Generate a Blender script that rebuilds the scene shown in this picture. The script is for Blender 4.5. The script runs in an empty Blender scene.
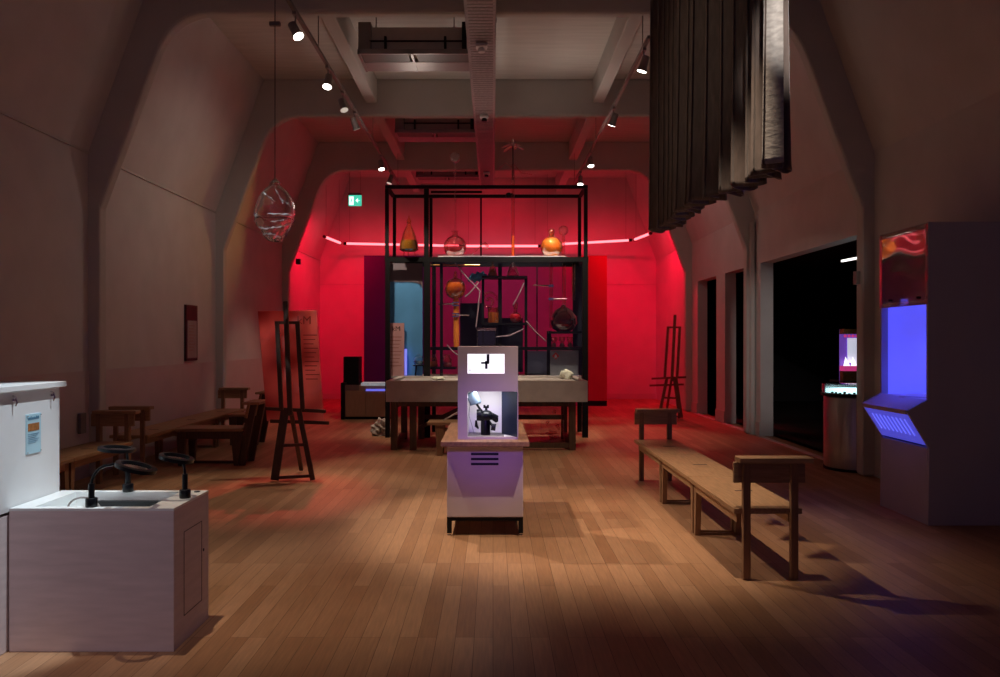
import bpy, bmesh, math, random
from mathutils import Vector, Matrix
random.seed(7)
R = math.radians
S = bpy.context.scene
COL = S.collection

# ------------------------------------------------------------------ camera, world, exposure
F = 800.0; VX = 493.0; VY = 341.0; EYE = 1.5
cam_d = bpy.data.cameras.new('camera'); cam = bpy.data.objects.new('camera', cam_d); COL.objects.link(cam)
cam.location = (0, 0, EYE); cam.rotation_euler = (R(90), 0, 0)
cam_d.sensor_width = 36; cam_d.lens = 36 * F / 1000
cam_d.shift_x = (500 - VX) / 1000; cam_d.shift_y = (VY - 338.5) / 1000
cam_d.clip_end = 200
S.camera = cam
S.view_settings.view_transform = 'Standard'; S.view_settings.look = 'None'
S.view_settings.gamma = 1; S.view_settings.use_curve_mapping = False
S.view_settings.exposure = 0.0
world = bpy.data.worlds.new('world'); S.world = world; world.use_nodes = True
WB = world.node_tree.nodes['Background']
WB.inputs[0].default_value = (0.74, 0.47, 1.0, 1); WB.inputs[1].default_value = 0.095

def light(name, typ, loc, power, color, target=None, size=0.1, size_y=None, angle=60, blend=0.5, radius=0.04, parent=None):
    d = bpy.data.lights.new(name, typ); d.energy = power; d.color = color
    if typ == 'AREA':
        d.shape = 'RECTANGLE'; d.size = size; d.size_y = size_y or size
    if typ == 'SPOT':
        d.spot_size = R(angle); d.spot_blend = blend; d.shadow_soft_size = radius
    if typ == 'POINT': d.shadow_soft_size = radius
    o = bpy.data.objects.new(name, d); COL.objects.link(o)
    o.location = loc
    if target is not None:
        o.rotation_euler = (Vector(target) - Vector(loc)).to_track_quat('-Z', 'Y').to_euler()
    if parent: o.parent = parent; o.location = Vector(loc) - parent.location
    return o

WARM = (1.0, 0.80, 0.60); COOL = (0.80, 0.92, 1.0); RED = (1.0, 0.0, 0.032); VIO = (0.35, 0.16, 1.0)
# red wall washers mounted behind the third arch, both sides, and overhead
for (x, y, z, t, p) in [(-3.5, 17.6, 4.5, (-4.3, 19.8, 1.6), 300), (3.3, 17.6, 4.5, (4.1, 19.6, 1.4), 320),
                        (-2.2, 18.0, 4.9, (-3.2, 20.7, 1.7), 270), (2.0, 18.0, 4.9, (3.0, 20.7, 1.7), 300),
                        (0.0, 18.2, 4.9, (0.0, 20.7, 3.4), 130)]:
    light('red_wash', 'SPOT', (x, y, z), p, RED, t, angle=110, blend=1, radius=0.12)
light('red_wash', 'SPOT', (3.6, 17.9, 4.3), 500, RED, (2.6, 15.0, 0.0), angle=70, blend=1, radius=0.1)
light('red_wash', 'SPOT', (-3.7, 17.9, 4.3), 160, RED, (-2.6, 15.3, 0.0), angle=70, blend=1, radius=0.1)
light('red_wash', 'SPOT', (1.0, 13.2, 4.6), 60, RED, (2.2, 9.0, 0.3), angle=40, blend=1, radius=0.1)
light('red_wash', 'SPOT', (-2.4, 11.6, 4.5), 520, (1.0, 0.10, 0.09), (-2.15, 8.9, 1.2), angle=22, blend=0.8, radius=0.03)  # added red spot behind the easel poster, brightens the board
light('red_wash', 'SPOT', (-0.6, 13.2, 4.6), 60, RED, (-1.9, 9.5, 0.2), angle=40, blend=1, radius=0.1)
# violet gallery light on the plinth and the left exhibit
light('violet_spot', 'SPOT', (-0.25, -1.0, 4.0), 620, VIO, (-0.03, 6.2, 0.78), angle=8.5, blend=1, radius=0.1)
# cool light above the left exhibit
light('exhibit_spot', 'SPOT', (-1.0, 3.9, 4.6), 640, COOL, (-2.25, 3.95, 0.85), angle=15, blend=0.5, radius=0.03)
light('exhibit_front_fill', 'SPOT', (-1.2, 0.6, 4.4), 150, (1.0, 0.80, 0.86), (-2.0, 3.9, 0.35), angle=24, blend=1, radius=0.2)  # added pinkish fill for the front of the exhibit, no lamp head
light('exhibit_spot', 'SPOT', (-1.9, 4.3, 4.6), 280, COOL, (-1.93, 4.13, 0.6), angle=8.5, blend=0.6, radius=0.03)
light('magenta_fill', 'SPOT', (0.0, 14.6, 4.2), 170, (1.0, 0.12, 0.42), (0.0, 18.4, 1.8), angle=80, blend=1, radius=0.1)  # added fill between cage and partition, lifts the magenta panels

# ------------------------------------------------------------------ pixel -> metres, at distance Y
def X_(px, Y): return (px - VX) * Y / F
def Z_(py, Y): return EYE - (py - VY) * Y / F

# ------------------------------------------------------------------ materials
def nt(name):
    m = bpy.data.materials.new(name); m.use_nodes = True
    return m, m.node_tree, m.node_tree.nodes['Principled BSDF']
def mat(name, col, rough=0.6, metal=0.0, trans=0.0, emit=None, es=0.0, noise=0.0, nscale=12, ior=1.45, spec=0.5, stretch=(1,1,1), bump=0.0, alpha=1):
    m, t, b = nt(name)
    b.inputs['Base Color'].default_value = (*col, 1); b.inputs['Roughness'].default_value = rough
    b.inputs['Metallic'].default_value = metal; b.inputs['Transmission Weight'].default_value = trans
    b.inputs['IOR'].default_value = ior; b.inputs['Specular IOR Level'].default_value = spec
    if emit: b.inputs['Emission Color'].default_value = (*emit, 1); b.inputs['Emission Strength'].default_value = es
    if noise > 0 or bump > 0:
        tc = t.nodes.new('ShaderNodeTexCoord'); mp = t.nodes.new('ShaderNodeMapping'); nz = t.nodes.new('ShaderNodeTexNoise')
        mp.inputs['Scale'].default_value = stretch; nz.inputs['Scale'].default_value = nscale; nz.inputs['Detail'].default_value = 5
        t.links.new(tc.outputs['Object'], mp.inputs[0]); t.links.new(mp.outputs[0], nz.inputs['Vector'])
        if noise > 0:
            cr = t.nodes.new('ShaderNodeValToRGB')
            cr.color_ramp.elements[0].position = 0.3; cr.color_ramp.elements[1].position = 0.7
            cr.color_ramp.elements[0].color = (*[c * (1 - noise) for c in col], 1)
            cr.color_ramp.elements[1].color = (*[min(1, c * (1 + noise)) for c in col], 1)
            t.links.new(nz.outputs['Fac'], cr.inputs[0]); t.links.new(cr.outputs[0], b.inputs['Base Color'])
        if bump > 0:
            bp = t.nodes.new('ShaderNodeBump'); bp.inputs['Strength'].default_value = bump; bp.inputs['Distance'].default_value = 0.01
            t.links.new(nz.outputs['Fac'], bp.inputs['Height']); t.links.new(bp.outputs[0], b.inputs['Normal'])
    return m
def thin_glass(name, tint=(1, 1, 1), refl=1.0, rough=0.02, base=0.06):
    m = bpy.data.materials.new(name); m.use_nodes = True; t = m.node_tree; t.nodes.clear()
    out = t.nodes.new('ShaderNodeOutputMaterial'); mx = t.nodes.new('ShaderNodeMixShader')
    tr = t.nodes.new('ShaderNodeBsdfTransparent'); gl = t.nodes.new('ShaderNodeBsdfGlossy')
    lw = t.nodes.new('ShaderNodeLayerWeight'); lw.inputs['Blend'].default_value = 0.35
    ml = t.nodes.new('ShaderNodeMath'); ml.operation = 'MULTIPLY_ADD'; ml.inputs[1].default_value = refl; ml.inputs[2].default_value = base
    tr.inputs[0].default_value = (*tint, 1); gl.inputs['Roughness'].default_value = rough
    t.links.new(lw.outputs['Facing'], ml.inputs[0]); t.links.new(ml.outputs[0], mx.inputs[0])
    t.links.new(tr.outputs[0], mx.inputs[1]); t.links.new(gl.outputs[0], mx.inputs[2]); t.links.new(mx.outputs[0], out.inputs[0])
    return m

def floor_mat():
    m, t, b = nt('oak_floor')
    tc = t.nodes.new('ShaderNodeTexCoord'); sp = t.nodes.new('ShaderNodeSeparateXYZ'); cb = t.nodes.new('ShaderNodeCombineXYZ')
    t.links.new(tc.outputs['Object'], sp.inputs[0]); t.links.new(sp.outputs['Y'], cb.inputs['X']); t.links.new(sp.outputs['X'], cb.inputs['Y'])
    br = t.nodes.new('ShaderNodeTexBrick'); br.offset = 0.37; br.offset_frequency = 3
    br.inputs['Scale'].default_value = 1; br.inputs['Brick Width'].default_value = 1.35; br.inputs['Row Height'].default_value = 0.095
    br.inputs['Mortar Size'].default_value = 0.0016; br.inputs['Mortar Smooth'].default_value = 0.3; br.inputs['Bias'].default_value = 0
    br.inputs['Color1'].default_value = (0.33, 0.165, 0.082, 1); br.inputs['Color2'].default_value = (0.46, 0.255, 0.14, 1)
    br.inputs['Mortar'].default_value = (0.14, 0.07, 0.035, 1)
    t.links.new(cb.outputs[0], br.inputs['Vector'])
    mp = t.nodes.new('ShaderNodeMapping'); mp.inputs['Scale'].default_value = (26, 1.6, 1)
    t.links.new(tc.outputs['Object'], mp.inputs[0])
    nz = t.nodes.new('ShaderNodeTexNoise'); nz.inputs['Scale'].default_value = 3; nz.inputs['Detail'].default_value = 7
    t.links.new(mp.outputs[0], nz.inputs['Vector'])
    n2 = t.nodes.new('ShaderNodeTexNoise'); n2.inputs['Scale'].default_value = 0.9; n2.inputs['Detail'].default_value = 3
    t.links.new(tc.outputs['Object'], n2.inputs['Vector'])
    r1 = t.nodes.new('ShaderNodeMapRange'); r1.inputs['To Min'].default_value = 0.62; r1.inputs['To Max'].default_value = 1.3
    r2 = t.nodes.new('ShaderNodeMapRange'); r2.inputs['To Min'].default_value = 0.75; r2.inputs['To Max'].default_value = 1.2
    t.links.new(nz.outputs['Fac'], r1.inputs[0]); t.links.new(n2.outputs['Fac'], r2.inputs[0])
    mm = t.nodes.new('ShaderNodeMath'); mm.operation = 'MULTIPLY'; t.links.new(r1.outputs[0], mm.inputs[0]); t.links.new(r2.outputs[0], mm.inputs[1])
    vm = t.nodes.new('ShaderNodeVectorMath'); vm.operation = 'SCALE'; t.links.new(br.outputs['Color'], vm.inputs[0]); t.links.new(mm.outputs[0], vm.inputs['Scale'])
    t.links.new(vm.outputs[0], b.inputs['Base Color'])
    r3 = t.nodes.new('ShaderNodeMapRange'); b.inputs['Specular IOR Level'].default_value = 0.28; r3.inputs['To Min'].default_value = 0.42; r3.inputs['To Max'].default_value = 0.58
    t.links.new(nz.outputs['Fac'], r3.inputs[0]); t.links.new(r3.outputs[0], b.inputs['Roughness'])
    bp = t.nodes.new('ShaderNodeBump'); bp.inputs['Strength'].default_value = 0.25; bp.inputs['Distance'].default_value = 0.002; bp.invert = True
    t.links.new(br.outputs['Fac'], bp.inputs['Height']); t.links.new(bp.outputs[0], b.inputs['Normal'])
    return m

M = {}
M['floor'] = floor_mat()
M['wall'] = mat('wall_paint', (0.62, 0.58, 0.57), 0.75, noise=0.05, nscale=2.5, bump=0.05)
M['wall_low'] = mat('wainscot_paint', (0.60, 0.50, 0.50), 0.5, noise=0.04, nscale=3)
M['ceil'] = mat('ceiling_paint', (0.60, 0.56, 0.52), 0.8, noise=0.08, nscale=4, stretch=(0.3, 3, 1), bump=0.05)
M['rib'] = mat('arch_paint', (0.55, 0.53, 0.50), 0.7, noise=0.04, nscale=2)
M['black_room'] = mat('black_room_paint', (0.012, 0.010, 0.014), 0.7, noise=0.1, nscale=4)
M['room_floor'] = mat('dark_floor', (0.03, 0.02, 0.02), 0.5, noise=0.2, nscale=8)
M['strip'] = mat('threshold_metal', (0.62, 0.55, 0.5), 0.5, metal=0.0, noise=0.1, nscale=20)
M['bench'] = mat('bench_wood', (0.36, 0.205, 0.105), 0.45, noise=0.22, nscale=7, stretch=(9, 0.8, 9), bump=0.05)
M['bench_x'] = mat('bench_wood_cross', (0.34, 0.19, 0.10), 0.5, noise=0.22, nscale=7, stretch=(0.8, 9, 9), bump=0.05)
M['leg'] = mat('bench_leg_wood', (0.26, 0.14, 0.075), 0.5, noise=0.2, nscale=7, stretch=(9, 9, 0.8), bump=0.05)
M['dark_wood'] = mat('easel_wood', (0.085, 0.045, 0.028), 0.5, noise=0.25, nscale=8, stretch=(9, 9, 0.8), bump=0.05)
M['red_wood'] = mat('red_brown_wood', (0.24, 0.10, 0.06), 0.5, noise=0.25, nscale=8, stretch=(9, 9, 0.8))
M['trestle'] = mat('trestle_wood', (0.10, 0.050, 0.026), 0.55, noise=0.25, nscale=7, stretch=(5, 5, 0.8), bump=0.05)
M['black'] = mat('black_steel', (0.006, 0.006, 0.007), 0.5, noise=0.1, nscale=20, spec=0.25)
M['black_plastic'] = mat('black_plastic', (0.006, 0.007, 0.009), 0.28, noise=0.1, nscale=20, spec=0.35)
M['ply'] = mat('limed_plywood', (0.66, 0.56, 0.56), 0.55, noise=0.07, nscale=5, stretch=(1, 1, 7), bump=0.03)
M['white'] = mat('white_laminate', (0.78, 0.78, 0.78), 0.4, noise=0.02, nscale=5)
M['well'] = mat('white_acrylic', (0.80, 0.84, 0.84), 0.3, noise=0.02, nscale=5)
M['plinth'] = mat('plinth_paint', (0.62, 0.52, 0.56), 0.45, noise=0.03, nscale=5)
M['tower'] = mat('tower_paint', (0.60, 0.50, 0.62), 0.4, noise=0.03, nscale=5)
M['worktop'] = mat('worktop_wood', (0.30, 0.16, 0.09), 0.4, noise=0.3, nscale=5, stretch=(9, 0.8, 9))
M['stone'] = mat('sink_stone', (0.52, 0.47, 0.43), 0.5, noise=0.08, nscale=9)
M['steel'] = mat('brushed_steel', (0.50, 0.45, 0.43), 0.3, metal=0.9, noise=0.1, nscale=10, stretch=(12, 12, 0.3))
M['chrome'] = mat('chrome', (0.75, 0.75, 0.78), 0.15, metal=1)
M['tray'] = mat('galvanised_steel', (0.40, 0.36, 0.35), 0.45, metal=0.6, noise=0.2, nscale=25)
M['grey'] = mat('grey_metal', (0.25, 0.22, 0.21), 0.5, metal=0.3, noise=0.05, nscale=9)
M['ac_body'] = mat('air_conditioner_body', (0.55, 0.49, 0.46), 0.6, noise=0.05, nscale=9)
M['grille'] = mat('grille_metal', (0.13, 0.11, 0.10), 0.5, noise=0.2, nscale=60, stretch=(1, 12, 1))
M['lampbody'] = mat('lamp_housing', (0.30, 0.27, 0.26), 0.4, metal=0.3, noise=0.05)
M['lens_on'] = mat('lamp_lens_lit', (1, 1, 1), 0.3, emit=(1, 0.92, 0.82), es=14)
M['lens_off'] = mat('lamp_lens_dim', (0.3, 0.3, 0.3), 0.2, emit=(1, 0.85, 0.7), es=0.5)
M['curtain'] = mat('brown_velvet', (0.12, 0.085, 0.072), 0.7, noise=0.25, nscale=14, stretch=(3, 3, 0.5), bump=0.35)
M['curtain'].node_tree.nodes['Principled BSDF'].inputs['Sheen Weight'].default_value = 0.35
M['lit_pleat'] = mat('pale_lit_pleat', (0.42, 0.38, 0.35), 0.6, noise=0.25, nscale=18, stretch=(1, 1, 2), bump=0.5)  # brightness of the near pleat put into a paler cloth colour
M['tube'] = mat('red_light_tube', (1, 0.2, 0.2), 0.4, emit=(1.0, 0.22, 0.26), es=2.2)
M['glass'] = thin_glass('clear_glass')
M['glass_pink'] = thin_glass('pink_glass', (1, 0.72, 0.74), base=0.12)
M['glass_amber'] = thin_glass('amber_glass', (1, 0.78, 0.5), base=0.12)
M['glass_dark'] = thin_glass('dark_purple_glass', (0.30, 0.10, 0.16), base=0.08)
M['pane'] = thin_glass('cabinet_glass', (0.93, 0.93, 0.95), refl=0.25, base=0.02)
M['ice'] = mat('crumpled_clear_glass', (1, 1, 1), 0.07, trans=1, ior=1.46)
def liquid(name, c, e=0.0): return mat(name, c, 0.25, trans=0.12, ior=1.33, emit=None if e == 0 else c, es=e, noise=0.05)
M['liq_orange'] = liquid('orange_liquid', (1.0, 0.30, 0.05))
M['liq_orange_bright'] = liquid('pale_orange_liquid', (1.0, 0.40, 0.12))
M['liq_olive'] = liquid('olive_liquid', (0.30, 0.20, 0.03))
M['liq_red'] = liquid('red_liquid', (0.85, 0.02, 0.05))
M['liq_pink'] = liquid('pink_liquid', (0.80, 0.12, 0.16))
M['liq_amber'] = liquid('amber_liquid', (0.75, 0.33, 0.08))
M['blue_glass'] = mat('blue_glass', (0.08, 0.30, 0.50), 0.15, trans=0.3)
M['screen_white'] = mat('lit_screen', (1, 1, 1), 0.4, emit=(0.95, 0.93, 1.0), es=1.3)
M['screen_mark'] = mat('screen_picture', (0.05, 0.04, 0.10), 0.5)
M['niche'] = mat('niche_lining', (0.85, 0.80, 0.82), 0.6)
M['navy'] = mat('navy_acrylic', (0.004, 0.008, 0.028), 0.35)
M['blue_panel'] = mat('blue_panel', (0.11, 0.34, 0.66), 0.85, noise=0.1, nscale=2.5, spec=0.1)
M['grey_panel'] = mat('grey_upper_panel', (0.20, 0.17, 0.20), 0.9, noise=0.04, spec=0.1)
M['magenta'] = mat('magenta_lit_panel', (0.55, 0.05, 0.22), 0.5, noise=0.06, nscale=3)  # red and bluish light on the partition put into the colour
M['purple'] = mat('purple_panel', (0.07, 0.02, 0.22), 0.7, noise=0.06, nscale=3)
M['red_lit_panel'] = mat('red_lit_panel', (0.5, 0.03, 0.05), 0.6, noise=0.04, nscale=3)  # red light on a white panel put into the colour
M['dark_panel'] = mat('dark_blue_panel', (0.012, 0.014, 0.028), 0.5)
M['pink_paper'] = mat('pink_poster', (0.55, 0.30, 0.30), 0.6, noise=0.05, nscale=4)
M['ink'] = mat('dark_ink', (0.03, 0.015, 0.02), 0.6)
M['ink_faint'] = mat('faint_ink', (0.34, 0.12, 0.12), 0.6)
M['ink_blue'] = mat('blue_ink', (0.10, 0.25, 0.38), 0.6)
M['orange_print'] = mat('orange_print', (0.36, 0.14, 0.04), 0.6, noise=0.3, nscale=60)
M['label'] = mat('pale_blue_label', (0.45, 0.68, 0.78), 0.3)
M['frame_red'] = mat('dark_red_frame', (0.06, 0.008, 0.015), 0.5)
M['paper'] = mat('grey_paper', (0.36, 0.28, 0.28), 0.7, noise=0.08, nscale=10)
M['cloth'] = mat('pale_cloth', (0.80, 0.82, 0.68), 0.8, noise=0.1, nscale=30)
M['moss'] = mat('pale_shell', (0.42, 0.36, 0.32), 0.4, noise=0.4, nscale=30, bump=0.4)
M['cab_wood'] = mat('tan_cabinet', (0.46, 0.33, 0.22), 0.5, noise=0.08, nscale=5, stretch=(6, 6, 1))
M['exit_green'] = mat('exit_sign_green', (0.05, 0.5, 0.35), 0.4, emit=(0.06, 0.62, 0.42), es=1.0)
M['exit_white'] = mat('exit_sign_white', (0.9, 1, 0.95), 0.4, emit=(0.85, 1, 0.93), es=1.3)
M['kiosk'] = mat('kiosk_paint', (0.42, 0.40, 0.46), 0.55, noise=0.03, nscale=3)
M['kiosk_in'] = mat('kiosk_niche_white', (0.75, 0.78, 0.9), 0.5)
M['niche_glow'] = mat('backlit_blue_diffuser', (0.7, 0.75, 0.9), 0.5, emit=(0.08, 0.09, 1.0), es=0.55)
M['blue_tile'] = mat('backlit_blue_slots', (0.2, 0.25, 1), 0.4, emit=(0.10, 0.10, 0.9), es=0.55)
M['slot_light'] = mat('backlit_slot_light', (0.4, 0.45, 1), 0.4, emit=(0.16, 0.18, 1.0), es=0.75)
M['perf'] = mat('perforated_shelf', (0.50, 0.40, 0.46), 0.4)
M['hole'] = mat('hole_shadow', (0.01, 0.01, 0.03), 0.6)
M['acrylic'] = thin_glass('clear_acrylic', (0.92, 0.82, 0.82), refl=0.5, base=0.08, rough=0.06)
M['cyan_glow'] = mat('glowing_case', (0.6, 1, 1), 0.3, emit=(0.55, 0.95, 1.0), es=2.0, noise=0)
M['strip_glow'] = mat('white_ceiling_strip', (1, 1, 1), 0.3, emit=(1, 0.95, 0.92), es=2.0)
M['pic_pink'] = mat('magenta_picture', (0.6, 0.1, 0.3), 0.4, emit=(0.7, 0.05, 0.25), es=0.6)
M['pic_white'] = mat('lit_picture', (0.9, 0.9, 1), 0.4, emit=(0.62, 0.66, 0.8), es=0.7)
M['pic_purple'] = mat('purple_picture', (0.2, 0.08, 0.5), 0.4, emit=(0.10, 0.04, 0.30), es=0.8)
M['gold'] = mat('gold_trim', (0.30, 0.12, 0.04), 0.4, metal=0.3, noise=0.4, nscale=60)
M['safe_red'] = mat('warning_red', (0.75, 0.05, 0.05), 0.5)
# translucent white poster board, the red light on it put into the colour
def trans_board():
    m = bpy.data.materials.new('translucent_board'); m.use_nodes = True; t = m.node_tree; t.nodes.clear()
    out = t.nodes.new('ShaderNodeOutputMaterial'); mx = t.nodes.new('ShaderNodeMixShader'); a = t.nodes.new('ShaderNodeBsdfDiffuse'); b = t.nodes.new('ShaderNodeBsdfTranslucent')
    tc = t.nodes.new('ShaderNodeTexCoord'); nz = t.nodes.new('ShaderNodeTexNoise'); nz.inputs['Scale'].default_value = 2.2; nz.inputs['Detail'].default_value = 1
    cr = t.nodes.new('ShaderNodeValToRGB'); cr.color_ramp.elements[0].position = 0.35; cr.color_ramp.elements[1].position = 0.65
    cr.color_ramp.elements[0].color = (0.50, 0.16, 0.15, 1); cr.color_ramp.elements[1].color = (0.95, 0.60, 0.56, 1)
    t.links.new(tc.outputs['Object'], nz.inputs['Vector']); t.links.new(nz.outputs['Fac'], cr.inputs[0])
    t.links.new(cr.outputs[0], a.inputs[0]); t.links.new(cr.outputs[0], b.inputs[0])
    mx.inputs[0].default_value = 0.55
    t.links.new(a.outputs[0], mx.inputs[1]); t.links.new(b.outputs[0], mx.inputs[2]); t.links.new(mx.outputs[0], out.inputs[0])
    return m
M['board'] = trans_board()

# ------------------------------------------------------------------ geometry helpers
def BM(): return bmesh.new()
def box(bm, x0, x1, y0, y1, z0, z1, mtx=None):
    vs = [bm.verts.new((x, y, z)) for x in (x0, x1) for y in (y0, y1) for z in (z0, z1)]
    if mtx: 
        for v in vs: v.co = mtx @ v.co
    for f in ((0,1,3,2),(4,6,7,5),(0,4,5,1),(2,3,7,6),(0,2,6,4),(1,5,7,3)): bm.faces.new([vs[i] for i in f])
    return bm
def bar(bm, p, q, w, d, up=(0, 0, 1)):
    p, q = Vector(p), Vector(q); a = (q - p); L = a.length; a.normalize()
    u = Vector(up)
    if abs(a.dot(u)) > 0.95: u = Vector((0, 1, 0))
    s = a.cross(u).normalized(); u = s.cross(a).normalized()
    vs = []
    for t in (p, q):
        for i, j in ((-1,-1),(1,-1),(1,1),(-1,1)): vs.append(bm.verts.new(t + s * i * w / 2 + u * j * d / 2))
    bm.faces.new(vs[0:4][::-1]); bm.faces.new(vs[4:8])
    for k in range(4): bm.faces.new([vs[k], vs[(k+1)%4], vs[4+(k+1)%4], vs[4+k]])
    return bm
def tube(bm, pts, r, n=10, caps=True):
    pts = [Vector(p) for p in pts]; rs = r if isinstance(r, (list, tuple)) else [r] * len(pts)
    rings = []; prev = None
    for i, p in enumerate(pts):
        a = (pts[min(i+1, len(pts)-1)] - pts[max(i-1, 0)]).normalized()
        if prev is None:
            u = Vector((0,0,1)) if abs(a.z) < 0.9 else Vector((1,0,0)); s = a.cross(u).normalized()
        else: s = (prev - a * prev.dot(a)).normalized()
        prev = s; u = a.cross(s)
        rings.append([bm.verts.new(p + (s * math.cos(2*math.pi*k/n) + u * math.sin(2*math.pi*k/n)) * rs[i]) for k in range(n)])
    for i in range(len(rings)-1):
        for k in range(n): bm.faces.new([rings[i][k], rings[i][(k+1)%n], rings[i+1][(k+1)%n], rings[i+1][k]])
    if caps: bm.faces.new(rings[0][::-1]); bm.faces.new(rings[-1])
    return bm
def lathe(bm, prof, c=(0,0,0), n=24, cap=True):
    c = Vector(c); rings = []
    for r, z in prof:
        r = max(r, 0.0005)
        rings.append([bm.verts.new(c + Vector((r*math.cos(2*math.pi*k/n), r*math.sin(2*math.pi*k/n), z))) for k in range(n)])
    for i in range(len(rings)-1):
        for k in range(n): bm.faces.new([rings[i][k], rings[i][(k+1)%n], rings[i+1][(k+1)%n], rings[i+1][k]])
    if cap: bm.faces.new(rings[0][::-1]); bm.faces.new(rings[-1])
    return bm
def prism(bm, poly, axis, a0, a1):
    def P(p, a):
        return {'x': (a, p[0], p[1]), 'y': (p[0], a, p[1]), 'z': (p[0], p[1], a)}[axis]
    A = [bm.verts.new(P(p, a0)) for p in poly]; B = [bm.verts.new(P(p, a1)) for p in poly]
    bm.faces.new(A); bm.faces.new(B[::-1]); n = len(poly)
    for i in range(n): bm.faces.new([A[i], B[i], B[(i+1)%n], A[(i+1)%n]])
    return bm
def ball_prof(r, z0, a0=-90, a1=90, n=12):
    return [(r*math.cos(R(a0+(a1-a0)*i/n)), z0 + r*math.sin(R(a0+(a1-a0)*i/n))) for i in range(n+1)]

def root_loc(p):
    while p.parent: p = p.parent
    return p.location
def part(name, bm, m, parent=None, smooth=False, bevel=0.0, label=None):
    if parent is not None: bmesh.ops.translate(bm, verts=bm.verts, vec=-Vector(root_loc(parent)))
    bmesh.ops.recalc_face_normals(bm, faces=bm.faces)
    me = bpy.data.meshes.new(name); bm.to_mesh(me); bm.free()
    if smooth:
        for p in me.polygons: p.use_smooth = True
    me.materials.append(M[m] if isinstance(m, str) else m)
    o = bpy.data.objects.new(name, me); COL.objects.link(o)
    if parent is not None: o.parent = parent
    if smooth:
        me.set_sharp_from_angle(angle=R(40))
    if bevel > 0:
        b = o.modifiers.new('bevel', 'BEVEL'); b.width = bevel; b.segments = 2; b.limit_method = 'ANGLE'; b.angle_limit = R(40)
    if label: o['label'] = label
    return o
def tag(o, label, cat, group=None):
    o['label'] = label; o['category'] = cat
    if group: o['group'] = group
    return o
def single(name, bm, m, label, cat, group=None, origin=None, **k):
    """one-mesh thing with its origin at its base"""
    if origin is None:
        cs = [v.co for v in bm.verts]
        origin = ((min(c.x for c in cs)+max(c.x for c in cs))/2, (min(c.y for c in cs)+max(c.y for c in cs))/2, min(c.z for c in cs))
    bmesh.ops.translate(bm, verts=bm.verts, vec=-Vector(origin))
    o = part(name, bm, m, None, **k); o.location = origin
    return tag(o, label, cat, group)
def thing(name, label, cat, loc, group=None):
    o = bpy.data.objects.new(name, None); COL.objects.link(o); o.location = loc; o.empty_display_size = 0.1
    return tag(o, label, cat, group)
def struct(name, bm, m, **k):
    o = part(name, bm, m, **k); o['kind'] = 'structure'; return o
def copy_tree(o, parent=None):
    c = o.copy(); COL.objects.link(c)
    if parent: c.parent = parent
    for ch in list(o.children): copy_tree(ch, c)
    return c
def text(name, body, size, loc, rot, m, parent, ext=0.0006):
    cu = bpy.data.curves.new(name, 'FONT'); cu.body = body; cu.size = size; cu.extrude = ext; cu.align_x = 'CENTER'
    t = bpy.data.objects.new(name + '_tmp', cu)
    COL.objects.link(t); bpy.context.view_layer.update()
    me = bpy.data.meshes.new_from_object(t.evaluated_get(bpy.context.evaluated_depsgraph_get()))
    bpy.data.objects.remove(t)
    me.materials.clear(); me.materials.append(M[m])
    o = bpy.data.objects.new(name, me); COL.objects.link(o); o.parent = parent
    o.location = Vector(loc) - Vector(root_loc(parent)); o.rotation_euler = rot
    return o

# ------------------------------------------------------------------ THE ROOM
CX = -0.13; WH = 4.35; YB = 20.7; Y0 = -4.0
XL = CX - WH; XR = CX + WH; ZK = 3.58; ZC = 5.73; XT = 3.57
struct('floor', box(BM(), XL-0.3, XR+0.3, Y0, YB+0.3, -0.1, 0.0), 'floor')
struct('ceiling', box(BM(), CX-XT-0.25, CX+XT+0.25, Y0, YB+0.3, ZC, ZC+0.2), 'ceil')
def wall_prof(s):
    return [(CX+s*WH, 0), (CX+s*WH, ZK), (CX+s*XT, ZC+0.02), (CX+s*(XT+0.3), ZC+0.15), (CX+s*(WH+0.28), ZK+0.1), (CX+s*(WH+0.28), 0)]
struct('wall_left', prism(BM(), wall_prof(-1), 'y', Y0, YB+0.2), 'wall')
# right wall: slanted upper part, then piers and lintels around three openings
TW = 0.20; OT = 2.73
OPEN = [(9.03, 12.62), (13.2, 14.55), (15.12, 16.5)]
bm = BM()
prism(bm, [(XR, ZK), (CX+XT, ZC+0.02), (CX+XT+0.3, ZC+0.15), (XR+0.28, ZK+0.1), (XR+0.28, ZK)], 'y', Y0, YB+0.2)
box(bm, XR, XR+TW, Y0, YB+0.2, OT, ZK)
e = Y0
for a, b_ in OPEN:
    box(bm, XR, XR+TW, e, a, 0, OT); e = b_
box(bm, XR, XR+TW, e, YB+0.2, 0, OT)
struct('wall_right', bm, 'wall')
struct('wall_back', box(BM(), XL, XR, YB, YB+0.2, 0, ZC), 'wall')
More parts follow.
